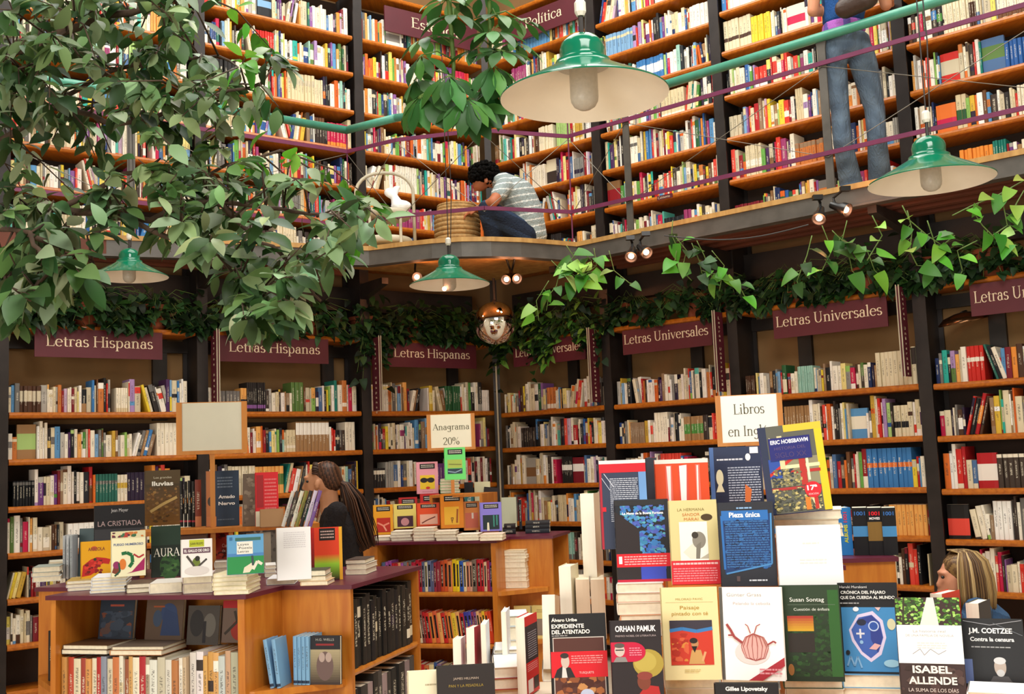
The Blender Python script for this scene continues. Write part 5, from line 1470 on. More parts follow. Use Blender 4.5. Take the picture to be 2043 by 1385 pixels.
zq = 1.06
hold(1040, 1112, 2.9, at(1080, 1392, 2.85).z - .001, 'the red and black back cover')
leaf_book(1034, 1052, 1078, 1236, 1392, 2.85, 'c0242c', 'red and black back cover seen aslant, page edges at its left', art=[('r', 0, .88, 1, 1, 'd82c30'), ('r', 0, .42, 1, .88, '2c3038'), ('L', .2, .46, .9, .8, 12, '9a9aa4'), ('r', 0, 0, 1, .42, 'c8282c'), ('L', .1, .3, .9, .4, 4, 'e8a0a0'), ('r', .1, .03, .5, .2, 'f0ece8'), ('r', .55, .05, .95, .2, '3a3434')])
hold(1085, 1140, 3.1, at(1110, 1335, 3.1).z - .001, 'the tilted kraft-coloured book')
leaf_book(1084, 1110, 1120, 1190, 1335, 3.1, 'd8b890', 'thick kraft-coloured book leaning to the right behind the red and black cover', roll=.16)
leaf_book(1120, 1144, 1160, 1132, 1262, 3.3, 'e8e0c0', 'pale book standing aslant, left of two thick kraft spines')
for i, (x0, x1) in enumerate(((1153, 1181), (1182, 1212))):
    p = at((x0 + x1) / 2, 1275, 3.3)
    book(.16, .175, .042, 'd8c0a4', T(*p) @ Rz(math.pi / 2 + face(p.x, p.y)) @ T(.08, -.021, 0), 'thick plain kraft spine, %s of two behind the Expediente cover' % ('left' if i == 0 else 'right'), sty=(0, 0, 0, 0))
hold(1110, 1215, 3.3, at(1160, 1276, 3.3).z - .001, 'the two kraft spines')
leaf_book(1165, 1192, 1206, 986, 1160, 3.4, 'e6d4b4', 'tall cream book standing upright at the left edge of the novels')
hold(1160, 1215, 3.45, at(1180, 1161, 3.4).z - .001, 'the upright cream book')
hold(905, 985, 3.1, at(940, 1345, 3.1).z - .001, 'the fanned white books')
for i, (x0, x1, xc, yt, c) in enumerate(((905, 921, 931, 1277, 'f4f0ec'), (932, 948, 962, 1255, 'a83038'), (962, 972, 980, 1248, 'f2f2f0'), (1004, 1014, 1022, 1223, 'e8ecf0'))):
    leaf_book(x0, x1, xc, yt, 1345, 3.1, c, ['white book fanned open, leftmost of the loose front pile', 'white and red book standing in the loose front pile', 'thin white book beside the white and red one', 'slim white book standing tall before the cream paperbacks'][i], roll=.06 if i < 2 else 0)
pile(985, 1042, 1345, [.03, .026, .012], ['d0ccc8', '4a4648', 'f4f2ee'], 'of the short pile topped with a white booklet', D=3.15, d=.14)
pile(1012, 1060, 1345, [.05, .045, .04, .03], ['d0dcdc', 'e8e4dc', 'c8d0d0'], 'of the pale pile behind the slim white book', D=3.2, d=.14)
# books by the seated woman
pk = at(1920, 1300, 2.95)
leaf_book(1868, 1890, 1925, 1188, 1330, 2.95, 'c83828', 'small red book standing behind the forest cover')
leaf_book(1938, 1962, 1985, 1207, 1330, 2.95, '3a3c40', 'small dark book standing behind the white-haired portrait cover')
hold(1868, 1925, 3.0, at(1900, 1331, 2.95).z - .001, 'the small red book')
hold(1938, 1990, 3.0, at(1960, 1331, 2.95).z - .001, 'the small dark book')
# ------------------------------------------------------------------ people
_ico = None


def ico():
    global _ico
    if _ico is None:
        b = bmesh.new()
        bmesh.ops.create_icosphere(b, subdivisions=2, radius=1)
        _ico = [v.co.copy() for v in b.verts]
        b.free()
    return _ico


def rad(r):
    return V(r) if isinstance(r, (tuple, list)) else V((r, r, r))


def blob(name, chains, vox, m, root, colf=None, smooth=3):
    """one continuous skin over chains of ellipsoids (world coordinates)"""
    vs, fs = [], []
    for ch in chains:
        prs = [(ch[0], ch[0])] if len(ch) == 1 else list(zip(ch, ch[1:]))
        for (pa, ra), (pb, rb) in prs:
            b = bmesh.new()
            for p, r in ((pa, ra), (pb, rb)):
                r = rad(r)
                for d in ico():
                    b.verts.new(V(p) + V((d.x * r.x, d.y * r.y, d.z * r.z)))
            g = bmesh.ops.convex_hull(b, input=b.verts)
            bmesh.ops.delete(b, geom=list({x for x in g['geom_interior'] + g['geom_unused'] if isinstance(x, bmesh.types.BMVert)}), context='VERTS')
            n = len(vs)
            b.verts.index_update()
            vs += [v.co.copy() for v in b.verts]
            fs += [tuple(v.index + n for v in f.verts) for f in b.faces]
            b.free()
    me = bpy.data.meshes.new(name)
    me.from_pydata(vs, [], fs)
    o = bpy.data.objects.new(name, me)
    sc.collection.objects.link(o)
    md = o.modifiers.new('r', 'REMESH'); md.mode = 'VOXEL'; md.voxel_size = vox
    if smooth:
        md = o.modifiers.new('s', 'SMOOTH'); md.iterations = smooth; md.factor = .5
    e = o.evaluated_get(bpy.context.evaluated_depsgraph_get())
    m2 = e.to_mesh()
    b = MB()
    loc = V(root.location)
    b.v = [tuple(v.co - loc) for v in m2.vertices]
    for p in m2.polygons:
        b.f.append(list(p.vertices))
        b.c1.append(colf(p.center) if colf else (1, 1, 1))
    b.c2 = b.c1
    b.mi = [0] * len(b.f)
    e.to_mesh_clear()
    bpy.data.objects.remove(o)
    bpy.data.meshes.remove(me)
    return b.build(name, m, root, True)


def hand(p, d, nrm, L=.17):
    """palm, four bent fingers of unequal length and a thumb from the side of the palm"""
    d, nrm = V(d).normalized(), V(nrm).normalized()
    s = d.cross(nrm).normalized()
    nrm = s.cross(d)
    ch = [[(V(p), .028), (V(p) + d * .045 + s * .018, .021), (V(p) + d * .085 + s * .026, .014)], [(V(p), .028), (V(p) + d * .045 - s * .018, .021), (V(p) + d * .085 - s * .026, .014)]]
    for k, ln in ((-1.5, .85), (-.5, 1), (.5, .95), (1.5, .75)):
        a = V(p) + d * .085 + s * .0185 * k
        q1 = a + d * .038 * ln + nrm * .008
        q2 = q1 + (d * .022 + nrm * .016) * ln
        q3 = q2 + (d * .012 + nrm * .018) * ln
        ch.append([(a, .0095), (q1, .0088), (q2, .008), (q3, .007)])
    a = V(p) + d * .02 + s * .03
    ch.append([(a, .013), (a + d * .03 + s * .02 + nrm * .008, .0105), (a + d * .055 + s * .022 + nrm * .016, .0085)])
    return ch


SK = lin('c98a68')


def skinc(c):
    return SK


# --- woman standing on the balcony, back to us
def W1(x, y, D=6.98):
    return at(x, y, D + .45)


wb = thing('person', 'person standing on the balcony in faded jeans and blue top, head cut by the frame', 'person', (W1(1726, 350, 7.06).x, W1(1726, 350, 7.06).y, 3.352))
fl, frr = W1(1697, 352, 7.03), W1(1755, 343, 7.1)
fl.z = frr.z = 3.352
hipL, hipR = W1(1664, 122, 6.98), W1(1722, 118, 6.98)
knL, knR = W1(1676, 222, 6.95), W1(1745, 218, 6.98)
anL, anR = fl + Z3 * .09, frr + Z3 * .09
wst, chs = W1(1681, 58, 6.98), W1(1688, -30, 6.98)
shL, shR = W1(1634, -78), W1(1742, -84)
hd = W1(1692, -150, 6.98)
inw = FRR.v
elL, elR = W1(1622, 22, 6.95), W1(1768, 10, 7.0)
wrL = elL + inw * .2 + V((.06, 0, .05))
wrR = elR + inw * .18 + V((-.06, 0, .1))
body = [[(W1(1688, 92), (.15, .12, .1)), (wst, (.125, .095, .1)), (chs, (.15, .11, .14)), (W1(1688, -78), (.13, .09, .08))],
        [(shL, .055), (W1(1688, -80), .08), (shR, .055)], [(shL, .05), (elL, .04), (wrL, .03)], [(shR, .05), (elR, .04), (wrR, .03)],
        [(W1(1690, -90), .055), (W1(1691, -118), .05), (hd, (.075, .09, .1)), (hd + inw * .05 - Z3 * .05, (.05, .05, .06))],
        [(hd + inw * .1 - Z3 * .01, .014), (hd + inw * .11 - Z3 * .03, .012)],
        [(hipL, .075), (knL, .05), (anL, .04), (fl + Z3 * .035 + inw * .1, (.04, .05, .03))], [(hipR, .075), (knR, .05), (anR, .04), (frr + Z3 * .035 + inw * .1, (.04, .05, .03))]]
body += hand(wrL, inw + V((.3, 0, .1)), V((0, 0, -1))) + hand(wrR, inw + V((-.3, 0, .1)), V((0, 0, -1)))
blob('body', body, .008, M['skin'], wb, skinc)
jb, jd = lin('66798c'), lin('4e5e70')


def jeanc(c):
    n = .5 + .5 * math.sin(c.z * 34 + 3 * math.sin(c.x * 17 + c.y * 9)) * math.sin(c.x * 21 + c.z * 11)
    return tuple(jd[i] + (jb[i] - jd[i]) * n for i in range(3))


blob('jeans', [[(W1(1686, 76, 6.98), (.16, .125, .04)), (W1(1690, 106, 6.98), (.168, .14, .06))], [(W1(1666, 108, 6.98), (.09, .12, .07)), (hipL - Z3 * .04, .084), (knL, .062), (knL - Z3 * .2, .062), (anL + Z3 * .0, (.078, .08, .05)), (fl + Z3 * .015, (.082, .1, .012))],
               [(W1(1716, 106, 6.98), (.09, .12, .07)), (hipR - Z3 * .04, .092), (knR, .068), (knR - Z3 * .2, .064), (anR + Z3 * .0, (.08, .08, .05)), (frr + Z3 * .015, (.084, .1, .012))]], .008, M['cloth'], wb, jeanc, 3)
blue = lin('24508c')
blob('blue_top', [[(W1(1682, 44), (.138, .108, .03)), (chs, (.165, .125, .13)), (W1(1688, -78), (.145, .1, .07))], [(shL, .06), (W1(1688, -82), .085), (shR, .06)]], .009, M['cloth'], wb, lambda c: blue)
pk1, pk2 = lin('b86ac8'), lin('6a58a8')
blob('pink_waistband', [[(W1(1683, 66), (.148, .118, .022)), (W1(1683, 48), (.142, .112, .015))]], .008, M['cloth'], wb, lambda c: pk1 if math.sin(c.x * 60 + c.y * 30) > -.3 else pk2)
blob('hair', [[(hd + Z3 * .03 - inw * .02, (.09, .1, .09)), (hd - inw * .06 - Z3 * .08, (.08, .05, .08))]], .01, M['hair'], wb)
bgp = W1(1706, 8, 6.74)
bag = thing('shoulder_bag', 'dark brown bag carried behind the back of the standing person on the balcony', 'bag', bgp)
blob('bag_body', [[(bgp + FRR.u * -.07 - Z3 * .01, (.07, .05, .07)), (bgp + FRR.u * .09 + Z3 * .02, (.07, .05, .08))]], .01, M['leather'], bag)
q = MB(); q.tube([bgp - FRR.u * .1 + Z3 * .05, bgp + Z3 * .3 + FRR.v * .02, V(shR) + Z3 * .065, bgp + FRR.u * .12 + Z3 * .08], .012, 8)
q.build('strap', M['leather'], bag, origin=bgp)

# --- man sitting on the balcony, head bent down
def W2(x, y, D=8.72):
    return at(x, y, D + .25)


mp = W2(1046, 470)
mn = thing('person', 'person with black curly hair sitting hunched on the balcony in a striped shirt', 'person', (mp.x, mp.y, 3.352))
pel = W2(1046, 462); pel.z = 3.352 + .12
spn, chs = W2(1048, 425), W2(1028, 388)
sN, sF = W2(1006, 372, 8.55), W2(1016, 366, 8.92)
neck, hd = W2(990, 360), W2(965, 352)
eN, wN = W2(984, 403, 8.42), W2(955, 416, 8.6)
eF, wF = W2(985, 405, 8.95), W2(952, 418, 8.75)
kN, kF = W2(973, 418, 8.5), W2(992, 424, 8.9)
aN, aF = W2(984, 470, 8.56), W2(1000, 470, 8.86)
aN.z = aF.z = 3.352 + .09
hN, hF = pel + V((.0, -.09, 0)), pel + V((0, .1, 0))
ft_ = V((-.13, 0, -.055))
body = [[(pel, (.14, .15, .11)), (spn, (.125, .15, .13)), (chs, (.14, .17, .13)), (W2(1005, 368), (.1, .14, .09))], [(sN, .055), (sF, .055)],
        [(sN, .055), (eN, .044), (wN, .032)], [(sF, .055), (eF, .044), (wF, .032)], [(W2(1002, 365), .06), (neck, .055), (hd, (.095, .078, .1)), (W2(957, 368), (.06, .055, .06))],
        [(W2(951, 376), .014), (W2(948, 380), .012)], [(W2(970, 360, 8.63), (.02, .012, .03))],
        [(hN, .1), (kN, .062), (aN, .045), (aN + ft_, (.05, .04, .03))], [(hF, .1), (kF, .062), (aF, .045), (aF + ft_, (.05, .04, .03))]]
body += hand(wN, (-1, .1, -.35), (0, .3, -1)) + hand(wF, (-1, -.1, -.35), (0, -.3, -1))
SKM = lin('b06a48')
blob('body', body, .008, M['skin'], mn, lambda c: SKM)
ax = (chs - pel).normalized()
sg, sd = lin('98a4a4'), lin('e0e4e0')


def stripec(c):
    t = (c - pel).dot(ax) + .05 * math.sin(c.y * 6)
    return sd if (t / .052) % 1 < .2 else sg


blob('striped_shirt', [[(pel + V((.04, 0, .0)), (.15, .17, .1)), (spn, (.15, .175, .14)), (chs, (.165, .195, .14)), (W2(1004, 366), (.1, .15, .085))], [(sN, .075), (sF, .075)], [(sN, .072), (sN.lerp(eN, .5), .065)], [(sF, .072), (sF.lerp(eF, .5), .065)]], .008, M['cloth'], mn, stripec)
dj, dk = lin('1c2638'), lin('2a3a54')


def djc(c):
    return dk if math.sin(c.z * 40 + c.x * 18) > .55 else dj


blob('jeans', [[(pel + V((0, 0, -.01)), (.15, .17, .105)), (hN.lerp(hF, .5), .13)], [(hN, .115), (kN, .082), (aN, .062)], [(hF, .115), (kF, .082), (aF, .062)]], .009, M['cloth'], mn, djc)
q = MB()
rr = random.Random(3)
for i in range(420):                                         # curls
    d = V((rr.gauss(0, 1), rr.gauss(0, 1), rr.gauss(0, 1))).normalized()
    if d.z < -.55 and d.x < 0.2:
        continue
    p = hd + V((.005, 0, .015)) + V((d.x * .118, d.y * .105, d.z * .1)) * rr.uniform(.86, 1.06)
    q.ball(p, rr.uniform(.012, .021), 5)
q.ball(hd + V((.0, 0, .012)), (.108, .095, .095), 10)
q.build('curly_hair', M['hair'], mn, True, origin=mn.location)

# --- woman with a ponytail behind the left bookcase
def W3(x, y, D=6.7):
    return at(x, y, D)


f0 = W3(690, 1300)
wp = thing('person', 'person in black with a long ponytail, in profile behind the left bookcase', 'person', (f0.x, f0.y, 0))
hd = W3(645, 957)
ch_, wa, hp = W3(680, 1062), W3(690, 1140), W3(694, 1200)
sN, sF = W3(672, 1022, 6.52), W3(662, 1022, 6.88)
eN, eF = W3(652, 1108, 6.5), W3(640, 1108, 6.95)
wN, wF = W3(612, 1142, 6.55), W3(606, 1142, 6.85)
hL, hR = hp + V((0, -.08, -.03)), hp + V((0, .08, -.03))
kL, kR = V((hL.x - .03, hL.y, .5)), V((hR.x + .02, hR.y, .5))
aL, aR = V((kL.x, kL.y, .09)), V((kR.x + .04, kR.y, .09))
ftv = V((-.13, 0, -.055))
head = [[(hd, (.098, .074, .112)), (W3(627, 968), (.058, .06, .08)), (W3(619, 990), (.03, .035, .03))], [(W3(640, 975), (.06, .06, .05)), (W3(616, 994), (.02, .026, .018))],
        [(W3(611, 962), .012), (W3(605, 974), .010), (W3(606, 976), .009)], [(W3(609, 984), (.013, .018, .006)), (W3(610, 984), (.012, .02, .006))], [(W3(610, 988), (.012, .018, .006))], [(W3(612, 953), (.02, .045, .012))],
        [(W3(632, 967, 6.62), (.016, .008, .03))]]
body = head + [[(hd + V((.03, 0, -.06)), .055), (W3(658, 1012), .06), (W3(668, 1030), (.08, .1, .06))], [(W3(672, 1032), (.09, .14, .08)), (ch_, (.11, .14, .12)), (wa, (.095, .12, .1)), (hp, (.12, .15, .12))],
               [(sN, .05), (eN, .04), (wN, .028)], [(sF, .05), (eF, .04), (wF, .028)], [(hL, .09), (kL, .058), (aL, .04), (aL + ftv, (.05, .04, .03))], [(hR, .09), (kR, .058), (aR, .04), (aR + ftv, (.05, .04, .03))]]
body += hand(wN, (-1, 0, -.3), (0, .2, -1)) + hand(wF, (-1, 0, -.3), (0, -.2, -1))
SKW = lin('c08864')
blob('body', body, .007, M['skin'], wp, lambda c: SKW)
bk_ = lin('1c1718')
blob('black_shirt', [[(W3(668, 1020), (.075, .11, .05)), (W3(674, 1036), (.105, .16, .085)), (ch_, (.125, .16, .125)), (wa, (.115, .14, .1)), (hp, (.14, .165, .1))], [(sN, .066), (eN, .055), (eN.lerp(wN, .7), .045)], [(sF, .066), (eF, .055), (eF.lerp(wF, .7), .045)]], .008, M['cloth'], wp, lambda c: bk_)
tr = lin('20222c')
blob('trousers', [[(hp - Z3 * .04, (.14, .165, .1)), (hL.lerp(hR, .5), .12)], [(hL, .11), (kL, .075), (aL, .06)], [(hR, .11), (kR, .075), (aR, .06)]], .01, M['cloth'], wp, lambda c: tr)
for p, s in ((W3(612, 958, 6.64), 1),):
    q = MB(); q.ball(W3(613, 961, 6.645), (.008, .006, .008), 8); q.build('eye', M['black'], wp, True, origin=wp.location)
HB, HD = lin('3c2618'), lin('6b442c')


def strands(name, root, gens, n, r, seed, cols):
    q = MB()
    g = random.Random(seed)
    for i in range(n):
        pts = gens(g)
        c = g.choice(cols)
        m = len(pts)
        q.tube(pts, [r * (1 - .6 * k / (m - 1)) for k in range(m)], 5, c)
    return q.build(name, M['skin'], root, True, origin=root.location)


cols = [lin(c) for c in ('2c1a12', '3c2618', '4c3020', '5c3a26', '341f15')]
tie = W3(676, 962)
blob('hair_cap', [[(W3(652, 945), (.086, .08, .08)), (W3(660, 960), (.075, .078, .075)), (tie, .03)]], .008, M['skin'], wp, lambda c: cols[int((c.x * 190 + c.z * 60)) % 4])


def pony(g):
    a, b = g.gauss(0, .018), g.gauss(0, .018)
    w = g.uniform(.6, 1.25)
    P = [W3(674, 960), W3(690, 968), W3(704, 1000), W3(713, 1040), W3(722, 1072), W3(734, 1096)]
    off = [0, .5, 1.1, 1.5, 1.6, 1.2]
    L = g.uniform(.82, 1.0)
    P[-1] = P[-2].lerp(P[-1], L)
    return [p + V((a * w * o, b * o - .02, a * .4 * o)) for p, o in zip(P, off)]


strands('ponytail', wp, pony, 260, .0055, 4, cols)


def comb(g):
    th = g.uniform(-1.2, 1.2)
    z = g.uniform(-.2, 1)
    pts = []
    for k in range(6):
        f = k / 5
        y = math.sin(th) * .08 * (1 - f ** 2)
        e = hd + V((-.055 + .1 * f, 0, 0))
        zz = .045 + z * .062 * math.cos(th) - f * f * .06
        pts.append((e + V((0, y, zz)) + (V((0, -.004, 0)) if y < 0 else V((0, .004, 0)))).lerp(tie, f ** 3))
    return pts


strands('combed_hair', wp, comb, 260, .0042, 8, cols)
q = MB(); q.lathe([(.018, -.012), (.03, -.006), (.03, .006), (.018, .012)], tie, 16, lin('44506c')); q.build('hair_tie', M['paint'], wp, True, origin=wp.location)

# --- seated woman with streaked hair at the right
def W4(x, y, D=5.0):
    return at(x, y, D)


hd = W4(1918, 1150)
ws = thing('person', 'person with streaked blonde-brown hair and denim shirt, sitting low by the right shelves', 'person', (hd.x + .12, hd.y + .05, 0))
hp = V((hd.x + .16, hd.y + .05, .43))
ch_ = W4(1958, 1252)
sN, sF = W4(1950, 1222, 4.84), W4(1948, 1222, 5.18)
eN, eF = sN + V((-.08, -.05, -.24)), sF + V((-.08, .05, -.24))
wN, wF = eN + V((-.12, .05, .05)), eF + V((-.12, -.05, .05))
kN, kF = hp + V((-.3, -.1, .03)), hp + V((-.3, .12, .03))
aN, aF = V((kN.x - .02, kN.y, .09)), V((kF.x - .02, kF.y, .09))
head = [[(hd, (.095, .075, .11)), (W4(1897, 1160), (.055, .06, .08)), (W4(1886, 1190), (.03, .035, .03))], [(W4(1908, 1172), (.06, .06, .05)), (W4(1884, 1195), (.02, .026, .018))],
        [(W4(1879, 1153), .012), (W4(1871, 1167), .010), (W4(1873, 1170), .009)], [(W4(1875, 1179), (.013, .018, .006)), (W4(1877, 1179), (.012, .02, .006))], [(W4(1876, 1184), (.012, .018, .006))], [(W4(1880, 1143), (.02, .045, .012))]]
body = head + [[(hd + V((.03, 0, -.06)), .052), (W4(1935, 1212), .055), (W4(1945, 1228), (.08, .1, .05))], [(W4(1952, 1235), (.09, .14, .07)), (ch_, (.11, .14, .12)), (hp, (.14, .16, .11))], [(sN, .05), (eN, .04), (wN, .028)], [(sF, .05), (eF, .04), (wF, .028)],
               [(hp + V((0, -.08, -.02)), .09), (kN, .06), (aN, .04), (aN + ftv, (.05, .04, .03))], [(hp + V((0, .08, -.02)), .09), (kF, .06), (aF, .04), (aF + ftv, (.05, .04, .03))]]
body += hand(wN, (-1, .1, .1), (0, .2, 1)) + hand(wF, (-1, -.1, .1), (0, -.2, 1))
SKR = lin('d09070')
blob('body', body, .007, M['skin'], ws, lambda c: SKR)
dn, dn2 = lin('3c5c80'), lin('2c4664')
blob('denim_shirt', [[(W4(1944, 1222), (.075, .11, .04)), (W4(1954, 1240), (.12, .17, .08)), (ch_, (.135, .17, .13)), (hp, (.155, .18, .1))], [(sN, .066), (eN, .056), (eN.lerp(wN, .8), .045)], [(sF, .066), (eF, .056), (eF.lerp(wF, .8), .045)]], .008, M['cloth'], ws, lambda c: dn if math.sin(c.z * 50 + c.x * 20) > -.4 else dn2)
blob('trousers', [[(hp, (.15, .175, .1)), (hp + V((-.05, 0, -.01)), .12)], [(hp + V((0, -.08, -.02)), .105), (kN, .078), (aN, .062)], [(hp + V((0, .08, -.02)), .105), (kF, .078), (aF, .062)]], .01, M['cloth'], ws, lambda c: tr)
q = MB(); q.ball(W4(1881, 1152, 4.945), (.008, .006, .007), 8); q.build('eye', M['black'], ws, True, origin=ws.location)
cols = [lin(c) for c in ('5a4028', '6c5034', '86683f', 'a88c5c', 'c4a878', '4a3320')]
blob('hair_cap', [[(W4(1922, 1136), (.098, .092, .085)), (W4(1938, 1160), (.088, .096, .1)), (W4(1944, 1188), (.07, .09, .05))]], .009, M['skin'], ws, lambda c: cols[int((c.x * 120 + c.y * 160)) % 3])


def bob(g):
    th = g.uniform(-2.3, 2.3)                              # around the head, 0 = back
    top = hd + V((-.0 + g.uniform(-.05, .03), g.uniform(-.02, .02), .118))
    d = V((math.cos(th), math.sin(th), 0))
    e = g.uniform(.93, 1.06)
    P = [top]
    for f, r_, z in ((.2, .06, .108), (.45, .1, .07), (.7, .118, .0), (.9, .124, -.07), (1, .118, -.12 - g.uniform(0, .03))):
        P.append(hd + V((.012, 0, 0)) + V((d.x * (.8 if d.x < 0 else 1), d.y, 0)) * r_ * e + Z3 * z)
    return P


strands('streaked_hair', ws, bob, 560, .0045, 6, cols)
sl = thing('stool', 'low dark stool under the seated person at the right', 'stool', (hp.x, hp.y, 0))
q = MB(); q.lathe([(0, .29), (.16, .29), (.17, .3), (.17, .315), (.16, .325), (0, .325)], n=24); q.build('seat', M['dark'], sl, True)
for a in range(4):
    q = MB(); c_, s_ = math.cos(a * math.pi / 2 + .8), math.sin(a * math.pi / 2 + .8)
    q.tube([(.11 * c_, .11 * s_, .29), (.15 * c_, .15 * s_, 0)], .014, 8); q.build('leg', M['dark'], sl)
# ------------------------------------------------------------------ things standing on the balcony
bp = W2(913, 478, 8.75)
bk = thing('wicker_basket', 'round coiled wicker hamper on the balcony beside the sitting person', 'basket', (bp.x, bp.y, 3.352))
q = MB()
pr = []
H = .40
for i in range(11):
    z0 = H * i / 11
    r0 = .168 + .012 * math.sin(math.pi * i / 11) - (.02 if i == 10 else 0)
    for k in range(5):
        a = -math.pi / 2 + math.pi * k / 4
        pr.append((r0 + .012 * math.cos(a), z0 + H / 22 + H / 22 * math.sin(a)))
q.lathe([(0, 0)] + pr + [(.15, H), (.0, H + .01)], n=40)
q.build('basket_body', M['wicker'], bk, True)
q = MB(); q.tube([(.15 * math.cos(a * math.pi / 12), .15 * math.sin(a * math.pi / 12), H + .005) for a in range(25)], .012, 8); q.build('lid_rim', M['wicker'], bk, True)

cp = W2(770, 490, 8.55)
ct = thing('step_stool', 'cream metal step stool with hooped handrail on the balcony', 'stool', (cp.x, cp.y, 3.352), math.radians(6))
k = 8.55 / F
q = MB()
wx = 60 * k
hz = .66
arc = [(-wx, 0, 0), (-wx * .98, 0, hz * .72)] + [(-wx * math.cos(a) ** .8 if math.cos(a) > 0 else wx * abs(math.cos(a)) ** .8, 0, hz * .72 + hz * .28 * math.sin(a)) for a in [math.pi * j / 12 for j in range(1, 12)]] + [(wx * .98, 0, hz * .72), (wx, 0, 0)]
q.tube(arc, .014, 10)
q.build('hoop', M['tube'], ct, True)
for z, r_, nm in ((.06, .2, 'lower_step'), (.28, .19, 'upper_step')):
    q = MB(); q.lathe([(0, z), (r_, z), (r_ + .012, z + .01), (r_ + .012, z + .045), (r_, z + .055), (0, z + .055)], (0, -.0, 0), 32)
    q.build(nm, M['tube'], ct, True)
for x in (-.12, .12):
    q = MB(); q.tube([(x, .14, .28), (x, .2, 0)], .012, 8); q.build('leg', M['tube'], ct)
    q = MB(); q.tube([(x, -.14, .28), (x, -.2, 0)], .012, 8); q.build('leg', M['tube'], ct)
gp = V((cp.x, cp.y, 3.352)) + V((.10, 0, .337))
pb = thing('plastic_bag', 'knotted white plastic bag lying on the step stool', 'bag', gp)
blob('bag_body', [[(gp + V((.03, 0, .045)), (.085, .07, .05))], [(gp + V((.0, 0, .06)), .05), (gp + V((-.02, 0, .12)), .03), (gp + V((-.06, .0, .16)), (.045, .03, .04))], [(gp + V((-.02, 0, .13)), .02), (gp + V((.0, 0, .2)), (.03, .02, .012))]], .007, M['bag'], pb, None, 1)


# ------------------------------------------------------------------ plants
def leaf(mb, p, d, n, L, W, col, fold=.25, curl=.3, prof='e', seg=5):
    d = V(d).normalized()
    s = d.cross(n)
    if s.length < 1e-4:
        s = d.orthogonal()
    s.normalize()
    n = s.cross(d)
    vs = []
    for i in range(seg + 1):
        t = i / seg
        if prof == 'e':
            w_ = math.sin(math.pi * (t ** .85)) ** .8 if 0 < t < 1 else 0
        elif prof == 'h':
            w_ = min(1, t / .16) ** .5 * max(0, 1 - t ** 1.7) ** .85
        else:
            w_ = math.sin(math.pi * t ** 1.4) if 0 < t < 1 else 0
        w_ = max(w_, .03) * W / 2
        c = p + d * (L * t) - n * (curl * L * t * t)
        b_ = -.16 * L * max(0, 1 - t / .4) if prof == 'h' and i else 0
        vs += [c + s * w_ + n * (fold * w_) + d * b_, c, c - s * w_ + n * (fold * w_) + d * b_]
    fs = []
    for i in range(seg):
        a = 3 * i
        fs += [(a, a + 1, a + 4, a + 3), (a + 1, a + 2, a + 5, a + 4)]
    k = tuple(x * R.uniform(.8, 1.2) for x in col)
    mb.add(vs, [f[::-1] for f in fs], k)


def inpoly(x, y, P):
    c = False
    for i in range(len(P)):
        (x0, y0), (x1, y1) = P[i], P[i - 1]
        if (y0 > y) != (y1 > y) and x < (x1 - x0) * (y - y0) / (y1 - y0) + x0:
            c = not c
    return c


# the tree that reaches in from the left
def TP(x, y, D):
    return at(x, y, D)


BR = [[(-420, 900, 4.6), (-300, 500, 4.6), (-180, 300, 4.6), (-60, 160, 4.6), (120, 60, 4.5), (300, 10, 4.5), (380, -20, 4.5)],
      [(-250, 400, 4.6), (-80, 330, 4.5), (100, 215, 4.5), (260, 250, 4.4), (400, 200, 4.4), (520, 170, 4.4)],
      [(-280, 470, 4.5), (-60, 440, 4.4), (120, 420, 4.3), (250, 345, 4.4), (420, 345, 4.5), (560, 300, 4.5)],
      [(120, 420, 4.3), (260, 440, 4.3), (420, 400, 4.3), (560, 420, 4.3), (690, 430, 4.3)],
      [(-60, 440, 4.4), (60, 470, 4.0), (100, 540, 3.9), (60, 600, 3.8)],
      [(260, 440, 4.3), (360, 480, 4.2), (450, 530, 4.2), (500, 600, 4.2), (520, 690, 4.2)],
      [(420, 400, 4.3), (520, 480, 4.3), (600, 540, 4.3), (640, 600, 4.3)], [(100, 215, 4.5), (220, 140, 4.5), (380, 110, 4.4), (480, 120, 4.4)],
      [(-180, 300, 4.6), (-40, 240, 4.4), (80, 120, 4.3), (150, 40, 4.3)], [(60, 470, 4.0), (170, 510, 4.1), (200, 570, 4.1)]]
tp = TP(-420, 900, 4.6)
tree = thing('tree', 'leafy tree with dusty grey-green leaves reaching in from the left', 'tree', (tp.x, tp.y, 0))
q = MB()
segs = []
for i, br in enumerate(BR):
    pts = [TP(*p) for p in br]
    fine = []
    for a, c in zip(pts, pts[1:]):
        for j in range(4):
            fine.append(a.lerp(c, j / 4) + V((R.gauss(0, .008), R.gauss(0, .01), R.gauss(0, .008))))
    fine.append(pts[-1])
    if i == 0:
        fine = [V((tp.x, tp.y, 0)), V((tp.x + .02, tp.y, .7))] + fine
    n_ = len(fine)
    r0 = .034 if i == 0 else .013 if i < 4 else .008
    q.tube(fine, [r0 * (1 - .8 * j / (n_ - 1)) + .003 for j in range(n_)], 8)
    segs += fine[6 if i == 0 else 0:]
